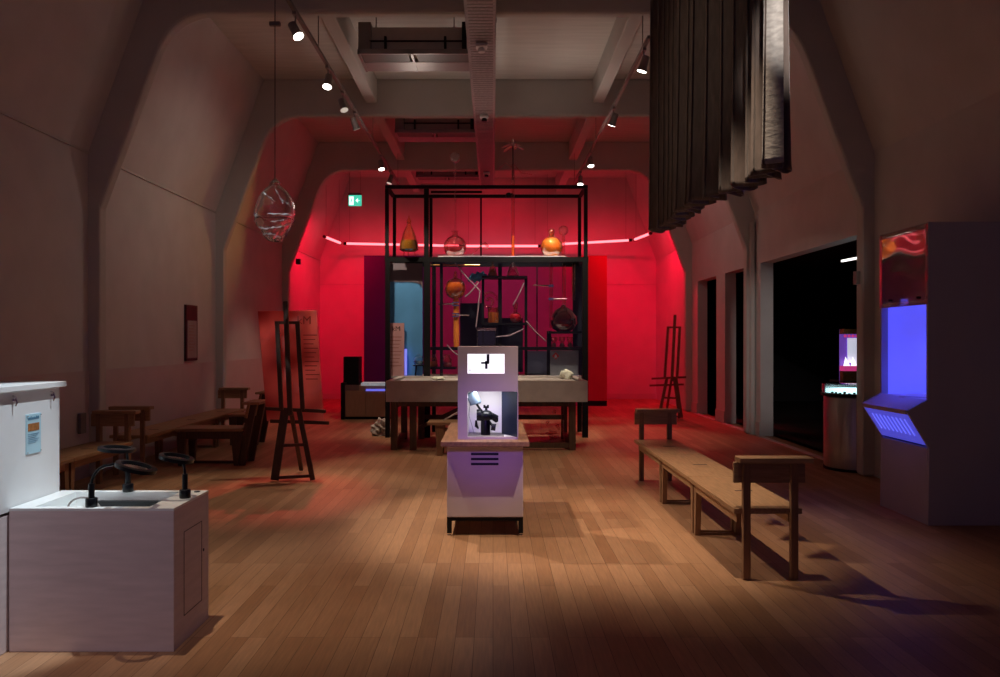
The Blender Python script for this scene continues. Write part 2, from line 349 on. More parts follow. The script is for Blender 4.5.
# shallow wainscot band on the left wall, skirting on the right and the back
n_trim = 0
def trim(bm, m, **k):
    global n_trim; n_trim += 1
    return struct('trim_%d' % n_trim, bm, m, **k)
for a, b_ in ((Y0, 8.85), (9.01, 12.92), (13.08, 17.0), (17.16, YB)):
    trim(box(BM(), XL, XL+0.012, a, b_, 0.0, 1.17), 'wall_low')
    bm = BM(); box(bm, XL, XL+0.02, a, b_, ZK-0.012, ZK+0.012); trim(bm, 'rib')
struct('baseboard_right', box(BM(), XR-0.02, XR, 12.62+0.0, 12.92, 0, 0.22), 'rib')
for a, b_ in ((14.55, 15.12), (16.5, 17.0)):
    trim(box(BM(), XR-0.02, XR, a, b_, 0, 0.22), 'rib')
for a, b_ in OPEN:                       # metal threshold strips in the openings
    trim(box(BM(), XR-0.07, XR+0.03, a, b_, 0.0, 0.008), 'strip')
trim(box(BM(), XL, XR, YB-0.015, YB, 2.955, 2.975), 'rib')
trim(box(BM(), XL, XR, YB-0.02, YB, 0, 0.14), 'rib')
# arches
def arch(Y, dep=0.16):
    inner = [(4.22, 0), (4.22, 2.97), (3.60, 4.65)]
    p0, p1, p2 = Vector((3.60, 4.65)), Vector((3.43, 5.12)), Vector((2.98, 5.13))
    for i in range(1, 13):
        t = i / 12; q = p0*(1-t)**2 + p1*2*t*(1-t) + p2*t*t; inner.append((q.x, q.y))
    outer = [(4.45, 0), (4.45, 3.62), (3.85, 5.3)]
    for i in range(1, 13): outer.append((3.6 - (3.6-2.98)*i/12, ZC+0.01))
    bm = BM(); full_in = [(-x, z) for x, z in inner] + [(x, z) for x, z in inner[::-1]]
    full_out = [(-x, z) for x, z in outer] + [(x, z) for x, z in outer[::-1]]
    rows = []
    for (ix, iz), (ox, oz) in zip(full_in, full_out):
        rows.append([bm.verts.new((CX+ix, Y, iz)), bm.verts.new((CX+ox, Y, oz)), bm.verts.new((CX+ox, Y+dep, oz)), bm.verts.new((CX+ix, Y+dep, iz))])
    for a, b_ in zip(rows[:-1], rows[1:]):
        for k in range(4): bm.faces.new([a[k], a[(k+1)%4], b_[(k+1)%4], b_[k]])
    bm.faces.new(rows[0]); bm.faces.new(rows[-1][::-1])
    trim(bm, 'rib', bevel=0.035)
for y in (4.75, 8.85, 12.92, 17.0): arch(y)
# longitudinal ceiling beams
for s in (-1, 1):
    for a, b_ in ((4.91, 8.85), (9.01, 12.92), (13.08, 17.0), (17.16, YB)):
        x = CX + s*1.83
        trim(box(BM(), x-0.09, x+0.09, a, b_, 5.34, ZC), 'rib', bevel=0.015)
# round corner roll at the second right pier (service pipe boxing)
bm = BM(); tube(bm, [(XR-0.05, 12.86, 0), (XR-0.05, 12.86, 3.4)], 0.045, 12); trim(bm, 'rib', smooth=True)
# dark side room
DX = 9.0
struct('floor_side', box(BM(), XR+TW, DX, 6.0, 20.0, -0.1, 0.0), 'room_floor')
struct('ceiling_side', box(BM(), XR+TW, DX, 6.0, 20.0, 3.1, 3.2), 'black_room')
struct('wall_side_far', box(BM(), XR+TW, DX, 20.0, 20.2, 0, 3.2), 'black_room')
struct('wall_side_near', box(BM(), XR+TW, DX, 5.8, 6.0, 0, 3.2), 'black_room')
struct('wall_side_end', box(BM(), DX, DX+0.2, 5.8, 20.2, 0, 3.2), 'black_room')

# partition block at the back; red and magenta light put into panel paint
YP = 18.46
def wpart(name, x0, x1, z0, z1, m, y=YP, d=0.25): return struct(name, box(BM(), x0, x1, y, y+d, z0, z1), m)
wpart('wall_partition_purple', X_(364, YP), X_(424, YP), 0, Z_(255.5, YP), 'purple')
wpart('wall_partition_red', X_(580, YP), X_(607, YP), 0.12, Z_(255.5, YP), 'red_lit_panel')
wpart('baseboard_partition', X_(580, YP), X_(607, YP), 0, 0.12, 'black')
xs = [X_(p, YP) for p in (424, 461, 500, 537, 580)]
for i in range(4):
    wpart('wall_partition_magenta_%d' % (i+1), xs[i]+0.01, xs[i+1]-0.01, 0, Z_(258, YP), 'magenta')
struct('wall_partition_backing', box(BM(), X_(365, YP), X_(606, YP), YP+0.25, YP+0.35, 0, Z_(256, YP)), 'black_room')

# ------------------------------------------------------------------ ceiling services
tr = thing('cable_tray', 'long perforated metal cable tray running down the middle of the ceiling', 'cable tray', (-0.135, 10, 5.0))
bm = BM(); box(bm, -0.30, 0.03, 3.0, 18.5, 5.0, 5.006)
bm2 = BM()
for k in range(0, 130):
    y = 7.2 + k*0.085; box(bm2, -0.27, 0.0, y, y+0.02, 4.996, 5.0)
part('tray_base', bm, 'tray', tr); part('slots', bm2, 'grey', tr)
for x in (-0.30, 0.03):
    part('side_flange', box(BM(), x-0.004, x+0.004, 3.0, 18.5, 5.0, 5.09), 'tray', tr)
for y in (9.0, 13.1, 17.15):
    part('hanger', box(BM(), -0.31, 0.04, y-0.02, y+0.02, 5.09, 5.13), 'grey', tr)
bm = BM(); tube(bm, [(-0.2, 3, 5.03), (-0.2, 18.5, 5.03)], 0.014, 6); tube(bm, [(-0.12, 3, 5.03), (-0.12, 18.5, 5.03)], 0.018, 6)
part('cable', bm, 'black', tr)
for i, (y, lab) in enumerate([(9.42, 'small white sensor under the cable tray, nearest to the camera'), (12.4, 'small white sensor box under the cable tray just before the second arch'), (16.6, 'small white sensor box under the cable tray, farthest from the camera')]):
    o = thing('ceiling_sensor', lab, 'sensor', (-0.135, y, 5.0), 'sensors under the cable tray')
    part('housing', box(BM(), -0.20, -0.07, y-0.06, y+0.06, 4.95, 4.996), 'white', o, bevel=0.008)
    bm = BM(); lathe(bm, [(0.04, 0), (0.045, 0.03), (0.03, 0.05)], (-0.135, y, 4.90), 16); part('sensor_eye', bm, 'black_plastic' if i else 'white', o, smooth=True)

def ac(y, lab):
    o = thing('air_conditioner', lab, 'air conditioner', (-0.98, y, 5.08), 'ceiling air conditioners')
    x0, x1 = -1.69, -0.33
    part('body', box(BM(), x0+0.1, x1, y+0.12, y+0.62, 5.14, 5.46), 'ac_body', o, bevel=0.01)
    part('end_box', box(BM(), x0, x0+0.16, y+0.05, y+0.5, 5.14, 5.5), 'grey', o, bevel=0.01)
    part('end_box', box(BM(), x1-0.06, x1, y+0.05, y+0.12, 5.14, 5.5), 'black_plastic', o)
    bm = BM(); tube(bm, [(x0+0.14, y+0.06, 5.26), (x1-0.03, y+0.06, 5.26)], 0.012, 8); part('rod', bm, 'black', o)
    for x in (-1.35, -0.6):
        part('bracket', box(BM(), x-0.015, x+0.015, y+0.05, y+0.12, 5.14, 5.32), 'black', o)
    bm = BM()
    for (a, b_) in ((x0+0.0, -1.03), (-0.99, x1+0.05)):
        box(bm, a+0.03, b_-0.03, y+0.03, y+0.34, 5.095, 5.105)
    part('grille', bm, 'grille', o)
    bm = BM(); box(bm, x0, x1+0.05, y, y+0.03, 5.08, 5.14); box(bm, x0, x1+0.05, y+0.34, y+0.68, 5.09, 5.14)
    for x in (x0, -1.03, x1+0.02): box(bm, x, x+0.03, y, y+0.68, 5.08, 5.14)
    part('tray_frame', bm, 'lampbody', o)
    for x in (-1.5, -0.5):
        bm = BM(); tube(bm, [(x, y+0.3, 5.46), (x, y+0.3, ZC)], 0.008, 6); part('hanger', bm, 'grey', o)
ac(9.97, 'grey ceiling air conditioner nearest the camera, between first and second arches')
ac(13.75, 'grey ceiling air conditioner in the middle, just beyond the second arch')
ac(17.5, 'farthest ceiling air conditioner, glowing red beyond the third arch')

# lighting tracks and spotlights
TZ = 4.75
for x, lab in ((-1.95, 'thin dark lighting track on the left side of the ceiling'), (1.67, 'thin dark lighting track on the right side of the ceiling')):
    o = thing('lighting_track', lab, 'lighting track', (x, 10, TZ), 'ceiling lighting tracks')
    part('rail', box(BM(), x-0.018, x+0.018, 3.0 if x < 0 else 8.55, 16.6, TZ-0.018, TZ+0.018), 'grey', o)
    for y in (4.83, 8.93, 13.0, 16.4):
        if x > 0 and y < 8: continue
        part('hanger', tube(BM(), [(x, y, TZ+0.018), (x, y, 5.13 if y < 16 else ZC)], 0.006, 6), 'grey', o)
def spot(x, y, aim, power, ang, lab, on=True, col=WARM, blend=0.5, d=0.19):
    o = thing('track_spotlight', lab, 'spotlight', (x, y, TZ-0.018), 'track spotlights')
    c = Vector((x, y, TZ-d)); a = (Vector(aim)-c).normalized()
    part('adapter', box(BM(), x-0.02, x+0.02, y-0.06, y+0.06, TZ-0.045, TZ-0.018), 'lampbody', o)
    bm = BM(); tube(bm, [(x, y, TZ-0.045), c - a*0.02], 0.008, 8); part('stem', bm, 'lampbody', o)
    bm = BM(); tube(bm, [c - a*0.10, c - a*0.09, c + a*0.02, c + a*0.07], [0.03, 0.042, 0.046, 0.058], 20); h = part('housing', bm, 'lampbody', o, smooth=True)
    bm = BM(); tube(bm, [c + a*0.0705, c + a*0.074], 0.050, 20); part('lens', bm, 'lens_on' if on else 'lens_off', h, smooth=False)
    if power > 0: light('spot_beam', 'SPOT', c + a*0.085, power, col, aim, angle=ang, blend=blend, radius=0.03, parent=o)
spot(-1.95, 7.9, (0.6, 6.5, 0.0), 480, 44, 'lit track spotlight nearest the camera on the left track')
spot(-1.95, 9.45, (-2.2, 7.6, 0.0), 210, 50, 'lit track spotlight second from the camera on the left track')
spot(-1.95, 10.4, (-0.5, 9.0, 0.3), 170, 55, 'track spotlight third from the camera on the left track, aimed down', on=False)
spot(-1.95, 11.3, (-0.9, 12.5, 1.5), 300, 46, 'track spotlight fourth on the left track, just before second arch', on=False)
spot(-1.95, 13.95, (-1.2, 13.0, 0.3), 60, 42, 'lit track spotlight on the left track just above the black display frame')
spot(-1.95, 15.2, (-3.2, 14.4, 0.4), 80, 60, 'last dim track spotlight on the left track beside the display frame', on=False)
spot(1.67, 8.87, (0.4, 9.6, 0.0), 200, 50, 'lit track spotlight nearest the camera on the right track, beside the curtain')
spot(1.67, 11.1, (0.6, 12.5, 1.5), 300, 46, 'track spotlight second on the right track, hanging before the second arch')
spot(1.67, 13.7, (2.0, 12.6, 0.0), 120, 46, 'bright track spotlight third on the right track, above the display frame')
spot(1.67, 15.3, (1.5, 14.2, 0.0), 25, 50, 'farthest tiny track spotlight on the right track in front of red wall')
# the same tracks carry lamps nearer than the frame shows, plus added fills
light('near_beam_or_fill', 'SPOT', (-1.95, 5.6, 4.56), 370, WARM, (0.4, 6.3, 0.0), angle=34, blend=0.8, radius=0.03)
light('near_beam_or_fill', 'SPOT', (1.4, 4.88, 4.6), 520, WARM, (1.05, 6.2, 0.0), angle=44, blend=0.8, radius=0.03)
light('near_beam_or_fill', 'SPOT', (-1.95, 4.1, 4.56), 330, WARM, (-1.15, 4.75, 0.0), angle=42, blend=1, radius=0.03)
light('near_beam_or_fill', 'SPOT', (1.15, 2.2, 4.4), 620, (1.0, 0.93, 0.86), (2.03, 5.1, 3.55), angle=15, blend=0.9, radius=0.03)
light('near_beam_or_fill', 'SPOT', (-1.7, 4.0, 4.56), 260, COOL, (-1.91, 7.0, 2.62), angle=8, blend=0.5, radius=0.03)  # added spot, gives the hanging glass its highlights
light('near_beam_or_fill', 'SPOT', (-1.95, 4.4, 4.56), 75, WARM, (1.7, 6.8, 3.7), angle=34, blend=1, radius=0.03)  # added fill that brightens the curtain folds from the left
light('amber_wash', 'SPOT', (-2.6, 15.6, 3.9), 40, (1.0, 0.62, 0.15), (-4.1, 13.3, 3.4), angle=60, blend=1, radius=0.03)
for x, y, t, p in ((-1.95, 11.0, (-4.4, 11.0, 2.2), 34),  (1.67, 14.4, (3.9, 14.6, 3.0), 26)):
    light('bay_wall_fill', 'SPOT', (x, y, 4.68), p, (1.0, 0.86, 0.74), t, angle=130, blend=1, radius=0.15)  # added fill at track height without a lamp head, lifts walls and ceiling

# unseen fill spots above the display cage, added to brighten the ceiling
for x in (-1.2, 1.1):
    light('ceiling_fill', 'SPOT', (x, 12.36, 3.96), 26, (1.0, 0.86, 0.74), (x*0.7, 10.6, 5.73), angle=150, blend=1, radius=0.1)
# ------------------------------------------------------------------ curtain
def curtain():
    o = thing('stage_curtain', 'heavy dark brown pleated curtain hanging from the ceiling above the right bench', 'curtain', (1.75, 6.7, 2.62))
    A = Vector((1.64, 8.28)); B = Vector((1.83, 5.12)); NP = 15; sub = 12
    d = (B - A).normalized(); nrm = Vector((-d.y, d.x))
    rnd = [random.uniform(0.75, 1.25) for _ in range(NP*2+2)]
    pts = []
    for i in range(NP*sub+1):
        t = i / (NP*sub); ph = i / sub * 2*math.pi
        k = int(i / sub * 2)
        w = math.sin(ph) ; w = math.copysign(abs(w)**0.6, w)
        s = t + 0.012*math.sin(2*ph)
        pts.append((A + (B-A)*s, w*0.105*rnd[k] + (0.05*math.sin(t*9))))
    rows = []
    zs = [2.62, 2.66, 3.0, 3.6, 4.4, 5.6]
    bm = BM(); flare = [1.15, 1.12, 1.05, 0.97, 0.9, 0.8]
    for z, fl in zip(zs, flare):
        row = []
        for i, (p, w) in enumerate(pts):
            q = p + nrm * w * fl
            zz = z + (0.012*math.sin(i*0.9) if z < 2.7 else 0)
            row.append(bm.verts.new((q.x, q.y, zz)))
        rows.append(row)
    for a, b_ in zip(rows[:-1], rows[1:]):
        for i in range(len(a)-1): bm.faces.new([a[i], a[i+1], b_[i+1], b_[i]])
    c = part('curtain_cloth', bm, 'curtain', o, smooth=True)
    md = c.modifiers.new('thick', 'SOLIDIFY'); md.thickness = 0.012
    # pale strip at the near end, a lit pleat painted as paler cloth
    for (i0, i1, nm) in ((NP*sub-3, NP*sub, 1), ):
        bm = BM(); rr = []
        for z, fl in zip(zs, flare):
            row = []
            for i in range(i0, i1+1):
                p, w = pts[i]; q = p + nrm*w*fl; row.append(bm.verts.new((q.x, q.y - 0.022, z+0.02)))
            rr.append(row)
        for a, b_ in zip(rr[:-1], rr[1:]):
            for i in range(len(a)-1): bm.faces.new([a[i], a[i+1], b_[i+1], b_[i]])
        l = part('lit_pleat_edge', bm, 'lit_pleat', o, smooth=True, label='pale strip painted as the lit near pleat')
        md = l.modifiers.new('thick', 'SOLIDIFY'); md.thickness = 0.006
    bm = BM(); bar(bm, (A.x, A.y+0.1, 5.62), (B.x, B.y-0.1, 5.62), 0.05, 0.04); part('curtain_rail', bm, 'grey', o)
curtain()

# ------------------------------------------------------------------ hanging glass
def pendant():
    Y = 7.0; x = X_(275, Y); z0 = Z_(241, Y); z1 = Z_(182, Y); H = z1 - z0
    o = thing('hanging_glass_vessel', 'crumpled clear glass vessel hanging on a long wire at the left', 'glass sculpture', (x, Y, z0))
    prof = [(0.0, 0), (0.055, 0.01), (0.085, 0.04), (0.12, 0.09), (0.155, 0.15), (0.172, 0.19), (0.158, 0.205), (0.176, 0.24), (0.18, 0.29), (0.165, 0.35), (0.13, 0.41), (0.085, 0.46), (0.045, 0.495), (0.02, 0.515)]
    bm = BM(); n = 48; rings = []
    k = H / 0.53
    # denser profile
    P = []
    for a, b_ in zip(prof[:-1], prof[1:]):
        for j in range(3): P.append((a[0]+(b_[0]-a[0])*j/3, a[1]+(b_[1]-a[1])*j/3))
    P.append(prof[-1])
    for r, z in P:
        ring = []
        for i in range(n):
            a = 2*math.pi*i/n
            low = max(0, 1 - z/0.26)
            w = 1 + 0.03*math.sin(3*a + z*20) + low*0.10*math.sin(7*a + z*60) + low*0.06*math.sin(11*a - z*90) + 0.035*math.sin(2*a - z*25)
            rr = max(r, 0.004) * w * k
            ring.append(bm.verts.new((x + rr*math.cos(a), Y + rr*math.sin(a), z0 + z*k + low*0.012*math.sin(5*a))))
        rings.append(ring)
    for i in range(len(rings)-1):
        for j in range(n): bm.faces.new([rings[i][j], rings[i][(j+1)%n], rings[i+1][(j+1)%n], rings[i+1][j]])
    bm.faces.new(rings[0][::-1])
    c = part('glass_body', bm, 'ice', o, smooth=True); md = c.modifiers.new('shell', 'SOLIDIFY'); md.thickness = 0.007
    bm = BM()
    for (zz, a0, a1, rr, dz) in ((0.215, 262, 345, 0.174, 0.008), (0.215, 185, 225, 0.172, 0.0), (0.42, 235, 285, 0.135, -0.09), (0.45, 285, 330, 0.10, -0.13), (0.36, 300, 345, 0.155, -0.06), (0.12, 190, 250, 0.135, -0.03), (0.09, 235, 300, 0.125, 0.02), (0.055, 200, 290, 0.10, -0.01), (0.10, 290, 350, 0.13, 0.05), (0.03, 230, 330, 0.075, 0.0), (0.15, 270, 330, 0.15, 0.03)):
        pts = []
        for i in range(13):
            a = R(a0 + (a1-a0)*i/12); q = rr*k*(1+0.02*math.sin(i*1.7))
            pts.append((x+q*math.cos(a), Y+q*math.sin(a), z0+(zz+dz*i/12+0.003*math.sin(i*1.6))*k))
        tube(bm, pts, [0.001]+[0.003, 0.006, 0.008, 0.005, 0.002, 0.004, 0.008, 0.009, 0.006, 0.003, 0.006]+[0.001], 6)
    part('highlight_ridges', bm, 'well', o, smooth=True)  # white ridges modelled in place of highlights on the glass
    bm = BM(); lathe(bm, [(0.045, 0), (0.05, 0.012), (0.03, 0.03), (0.012, 0.05)], (x, Y, z1-0.02), 16); part('metal_cap', bm, 'chrome', o, smooth=True)
    bm = BM(); tube(bm, [(x, Y, z1+0.03), (x, Y, ZC)], 0.004, 6); part('wire', bm, 'black', o)
    part('wire_clip', box(BM(), x-0.05, x+0.05, Y-0.02, Y+0.02, Z_(24, Y)-0.02, Z_(24, Y)+0.02), 'grey', o, bevel=0.01)
pendant()

# ------------------------------------------------------------------ benches
def bench(loc, lab, L=3.57, W=0.43, near=True, far=True):
    """long bench along +Y made of three joined lengths; near end at loc"""
    x0, y0, _ = loc
    o = thing('bench', lab, 'bench', loc, 'long wooden benches')
    xa, xb = x0 - W/2, x0 + W/2
    bm = BM(); ya, yb = y0 + 0.0, y0 + L
    cuts = [ya, ya + L/3, ya + 2*L/3, yb]
    for i in range(3):
        bm = BM(); box(bm, xa, xb, cuts[i]+0.002, cuts[i+1]-0.002, 0.41, 0.445); s = part('seat_plank', bm, 'bench', o, bevel=0.004)
        bm = BM(); yy = cuts[i] + L/6 if i else cuts[i] + L/6
        box(bm, x0-0.03, x0+0.09, yy-0.011, yy+0.011, 0.4452, 0.4465); part('slot', bm, 'hole', s)
        for x in (xa+0.05, xb-0.05):
            part('apron', box(BM(), x-0.012, x+0.012, cuts[i]+0.08, cuts[i+1]-0.08, 0.34, 0.41), 'bench', o)
    def taper(x, y, w0=0.042, w1=0.075, t=0.042, d=1):
        bm = BM(); vs = []
        for z, w in ((0, w0), (0.41, w1)):
            a = (y, y + d*w)
            for xx in (x-t/2, x+t/2):
                for yv in a: vs.append(bm.verts.new((xx, yv, z)))
        for f in ((0,1,3,2),(4,6,7,5),(0,4,5,1),(2,3,7,6),(0,2,6,4),(1,5,7,3)): bm.faces.new([vs[i] for i in f])
        return bm
    for y in cuts[1:3]:
        for x in (xa+0.06, xb-0.06):
            part('leg', taper(x, y+0.02, d=1), 'leg', o); part('leg', taper(x, y-0.02, d=-1), 'leg', o)
        for dy in (0.04, -0.04):
            part('cross_rail', box(BM(), xa+0.07, xb-0.07, y+dy-0.012, y+dy+0.012, 0.30, 0.38), 'leg', o)
            part('floor_rail', box(BM(), xa+0.07, xb-0.07, y+dy-0.010, y+dy+0.010, 0.0, 0.018), 'leg', o)
    for y, on, s in ((ya, near, -1), (yb, far, 1)):
        h = 0.735 if on else 0.41
        for x in (xa+0.075, xb-0.055):
            part('leg', box(BM(), x-0.023, x+0.023, y - 0.02 - (0.02 if s > 0 else 0.0), y + 0.02, 0, h), 'leg', o, bevel=0.003)
        if on:
            part('backrest', box(BM(), xa-0.0, xb+0.02, y-s*0.02-0.014 - s*0.0, y-s*0.02+0.014, 0.605, 0.735), 'bench_x', o, bevel=0.003)
            part('cap', box(BM(), xa+0.02, xb+0.05, y-0.06, y+0.06, 0.735, 0.77), 'bench_x', o, bevel=0.004)
    return o
b1 = bench((1.735, 5.04, 0), 'long wooden bench with a low backrest at each end, right side of the hall')
b2 = copy_tree(b1); b2.location = (-4.08, 8.95, 0); b2['label'] = 'long wooden bench along the left wall, beyond the wall bench by the white exhibit box'
b3 = copy_tree(b1); b3.location = (-4.0, 4.85, 0); b3['label'] = 'long wooden bench on the left wall, partly hidden behind the white exhibit box'

def cross_bench(x0, x1, y, D, lab):
    o = thing('side_bench', lab, 'bench', ((x0+x1)/2, y+D/2, 0), 'short side benches')
    part('seat', box(BM(), x0, x1, y, y+D, 0.41, 0.445), 'bench_x', o, bevel=0.004)
    for yy in (y+0.03, y+D-0.03):
        part('apron', box(BM(), x0+0.06, x1-0.04, yy-0.012, yy+0.012, 0.32, 0.41), 'dark_wood', o)
        bm = BM(); prism(bm, [(x0+0.04, 0), (x0+0.10, 0), (x0+0.13, 0.40), (x0+0.02, 0.40)], 'y', yy-0.025, yy+0.025); part('leg', bm, 'dark_wood', o)
        bm = BM(); prism(bm, [(x1-0.10, 0), (x1-0.05, 0), (x1+0.01, 0.40), (x1-0.14, 0.40)], 'y', yy-0.025, yy+0.025); part('leg', bm, 'dark_wood', o)
        bm = BM(); prism(bm, [(x1-0.04, 0), (x1+0.03, 0), (x1+0.17, 0.735), (x1+0.06, 0.735)], 'y', yy-0.02, yy+0.02); part('back_post', bm, 'dark_wood', o)
    bm = BM(); prism(bm, [(x1+0.035, 0.58), (x1+0.065, 0.57), (x1+0.10, 0.735), (x1+0.07, 0.735)], 'y', y-0.02, y+D+0.02); part('backrest', bm, 'bench_x', o)
    part('cap', box(BM(), x1+0.01, x1+0.22, y-0.04, y+D+0.04, 0.735, 0.765), 'bench_x', o, bevel=0.004)
    part('floor_rail', box(BM(), x0+0.08, x1-0.06, y+D/2-0.015, y+D/2+0.015, 0, 0.03), 'dark_wood', o)
cross_bench(-3.83, -3.02, 9.62, 0.42, 'short dark bench with slanted end back, left wall, beside the easel')
cross_bench(-3.82, -3.42, 11.5, 0.40, 'short bench farther along the left wall, half hidden behind the easel poster')

# ------------------------------------------------------------------ easels
def easel(name, cx, y, s, lab, m='dark_wood', lean=0.22, shift=0.0, mirror=1, board=False):
    o = thing(name, lab, 'easel', (cx, y, 0), 'wooden easels')
    def q(x, z, dy=0): return (cx + mirror*x*s, y + dy*s + lean*z*0.5, z*s)
    w = 0.05*s
    bm = BM(); bar(bm, q(-0.218, 0.01), q(-0.128, 0.76), 0.085*s, 0.03*s, (0,1,0)); part('leg', bm, m, o)
    bm = BM(); bar(bm, q(0.19, 0.01), q(0.02, 0.76), 0.05*s, 0.03*s, (0,1,0)); part('leg', bm, m, o)
    bm = BM(); bar(bm, q(-0.06, 0.72, 0.0), (cx-0.08*mirror, y+0.62*s, 0.02), 0.04*s, 0.03*s, (0,1,0)); part('rear_leg', bm, m, o)
    bm = BM(); bar(bm, q(-0.20, 0.035), q(0.18, 0.055), 0.035*s, 0.03*s); part('brace', bm, m, o)
    bm = BM(); bar(bm, q(-0.15, 0.375), q(0.10, 0.385), 0.035*s, 0.03*s); part('brace', bm, m, o)
    bm = BM(); bar(bm, q(-0.16, 0.76, -0.03), q(-0.234, 1.70, -0.03), w*0.85, 0.03*s, (0,1,0)); part('upright', bm, m, o)
    bm = BM(); bar(bm, q(0.07, 0.76, -0.03), q(-0.012, 1.70, -0.03), w*0.85, 0.03*s, (0,1,0)); part('upright', bm, m, o)
    bm = BM(); bar(bm, q(-0.255, 1.70, -0.03), q(0.01, 1.70, -0.03), w*0.8, 0.03*s); part('top_rail', bm, m, o)
    bm = BM(); bar(bm, q(-0.053, 0.70, -0.07), q(-0.138, 1.93, -0.07), w*0.95, 0.035*s, (0,1,0)); part('mast', bm, m, o)
    bm = BM(); bar(bm, q(-0.35, 0.765, 0.05), q(0.30, 0.735, 0.05), 0.03*s, 0.035*s, (0,0,1)); part('shelf', bm, m, o)
    bm = BM(); bar(bm, q(-0.31, 0.625, 0.10), q(0.33, 0.605, 0.10), 0.03*s, 0.035*s, (0,0,1)); part('tray', bm, m, o)
    return o
YE = 8.57
e1 = easel('easel', X_(295, YE), YE, 1.0, 'large dark wooden easel holding a tall translucent red-lit poster')
# poster on its far side
Yb = YE + 0.30
o = thing('poster_board', 'tall translucent red-lit poster with faint text, leaning on the large easel', 'poster', (X_(290, Yb), Yb+0.02, Z_(420, Yb)))
def bpt(px, py, dy=0.0):
    return (X_(px, Yb), Yb + dy + (Z_(py, Yb)-0.7)*0.06, Z_(py, Yb))
bm = BM(); fr = [bm.verts.new(bpt(*p)) for p in ((256, 311), (315, 310), (324, 423), (267, 421))]
bk = [bm.verts.new(Vector(v.co) + Vector((0, 0.012, 0))) for v in fr]
bm.faces.new(fr); bm.faces.new(bk[::-1])
for i in range(4): bm.faces.new([fr[i], bk[i], bk[(i+1)%4], fr[(i+1)%4]])
pb = part('board', bm, 'board', o)
text('title_lettering', 'kM', 0.13, (bpt(303, 322)[0], bpt(303, 322)[1]-0.006, bpt(303, 324)[2]), (R(90), 0, 0), 'ink_faint', o)
bm = BM()
for k in range(11):
    py = 335 + k*4.4; a = 302 + k*0.35
    for (u, v) in ((a, a+14-(k % 3)*2),):
        p = bpt(u, py, -0.004); q2 = bpt(v, py, -0.004); box(bm, p[0], q2[0], p[1]-0.002, p[1], p[2]-0.006, p[2]+0.004)
part('text_lines', bm, 'ink_faint', o)
YE2 = 15.5
e2 = easel('easel', X_(669, YE2), YE2, 1.04, mirror=-1, lab= 'empty wooden easel against the red glow on the far right', m='red_wood', lean=0.2)

# ------------------------------------------------------------------ left exhibit: tall white cabinet and low box with magnifiers
ZT = 1.283
o = thing('exhibit_cabinet', 'white exhibit cabinet with blue label, cut by the left edge of photo', 'cabinet', (-2.7, 3.6, 0))
part('body', box(BM(), -3.1, -2.345, 2.9, 4.31, 0.0, 0.66), 'ply', o, bevel=0.004)
part('face_panel', box(BM(), -3.1, -2.34, 2.9, 4.32, 0.672, ZT-0.03), 'white', o, bevel=0.003)
part('top', box(BM(), -3.12, -2.315, 2.88, 4.345, ZT-0.03, ZT), 'white', o, bevel=0.003)
for (px) in (12.5, 50.5):
    Yh = 2.34*800/(493-px)
    zz = Z_(400 if px < 20 else 395, Yh)
    bm = BM(); tube(bm, [(-2.34, Yh, zz+0.02), (-2.325, Yh, zz+0.015), (-2.318, Yh, zz-0.012), (-2.325, Yh, zz-0.03)], 0.004, 8)
    lathe(bm, [(0.009, 0), (0.009, 0.012)], (-2.335, Yh, zz-0.006), 10)
    part('hook', bm, 'chrome', o, smooth=True)
lb = part('label_plate', box(BM(), -2.34, -2.335, 2.34*800/(493-25.5), 2.34*800/(493-40), 0.93, 1.13), 'label', o)
lb.data.transform(Matrix()) 
ya, yb = 2.34*800/(493-25.5), 2.34*800/(493-40)
bm = BM(); random.seed(4); yy = ya+0.012
while yy < yb-0.02:
    wd = random.uniform(0.003, 0.006); box(bm, -2.335, -2.3335, yy, yy+wd, 1.102, 1.102+random.choice((0.010, 0.013, 0.017))); yy += wd+0.0018
part('title_marks', bm, 'ink_blue', lb)
bm = BM(); box(bm, -2.335, -2.3335, ya+0.012, yb-0.018, 1.045, 1.083); part('printed_band', bm, 'orange_print', lb)
bm = BM()
for k in range(6): box(bm, -2.335, -2.3335, ya+0.012, yb-0.02-(k % 3)*0.012, 1.03-k*0.009-0.0018, 1.03-k*0.009)
part('text_lines', bm, 'ink_blue', lb)
bm = BM()
for yy in (ya+0.006, yb-0.006):
    for zz in (0.938, 1.122): tube(bm, [(-2.335, yy, zz), (-2.330, yy, zz)], 0.003, 8)
part('screws', bm, 'chrome', lb)

# low box
bx0, bx1, by0, by1, bz = -2.335, -1.54, 3.86, 4.33, 0.692
o = thing('exhibit_box', 'low pale plywood exhibit box with open white light well on top', 'exhibit box', (-1.93, 4.1, 0))
T = 0.02
part('front_panel', box(BM(), bx0, bx1, by0, by0+T, 0, bz-0.012), 'ply', o, bevel=0.002)
part('side_panel', box(BM(), bx1-T, bx1, by0+T, by1-T, 0, bz-0.012), 'ply', o, bevel=0.002)
part('side_panel', box(BM(), bx0, bx0+T, by0+T, by1-T, 0, bz-0.012), 'ply', o)
part('back_panel', box(BM(), bx0, bx1, by1-T, by1, 0, bz-0.012), 'ply', o)
wx0, wx1, wy0, wy1 = bx0+0.10, bx1-0.135, by0+0.045, by1-0.045
bm = BM(); box(bm, bx0, bx1, by0, wy0, bz-0.012, bz); box(bm, bx0, bx1, wy1, by1, bz-0.012, bz); box(bm, bx0, wx0, wy0, wy1, bz-0.012, bz); box(bm, wx1, bx1, wy0, wy1, bz-0.012, bz)
part('top_rim', bm, 'well', o)
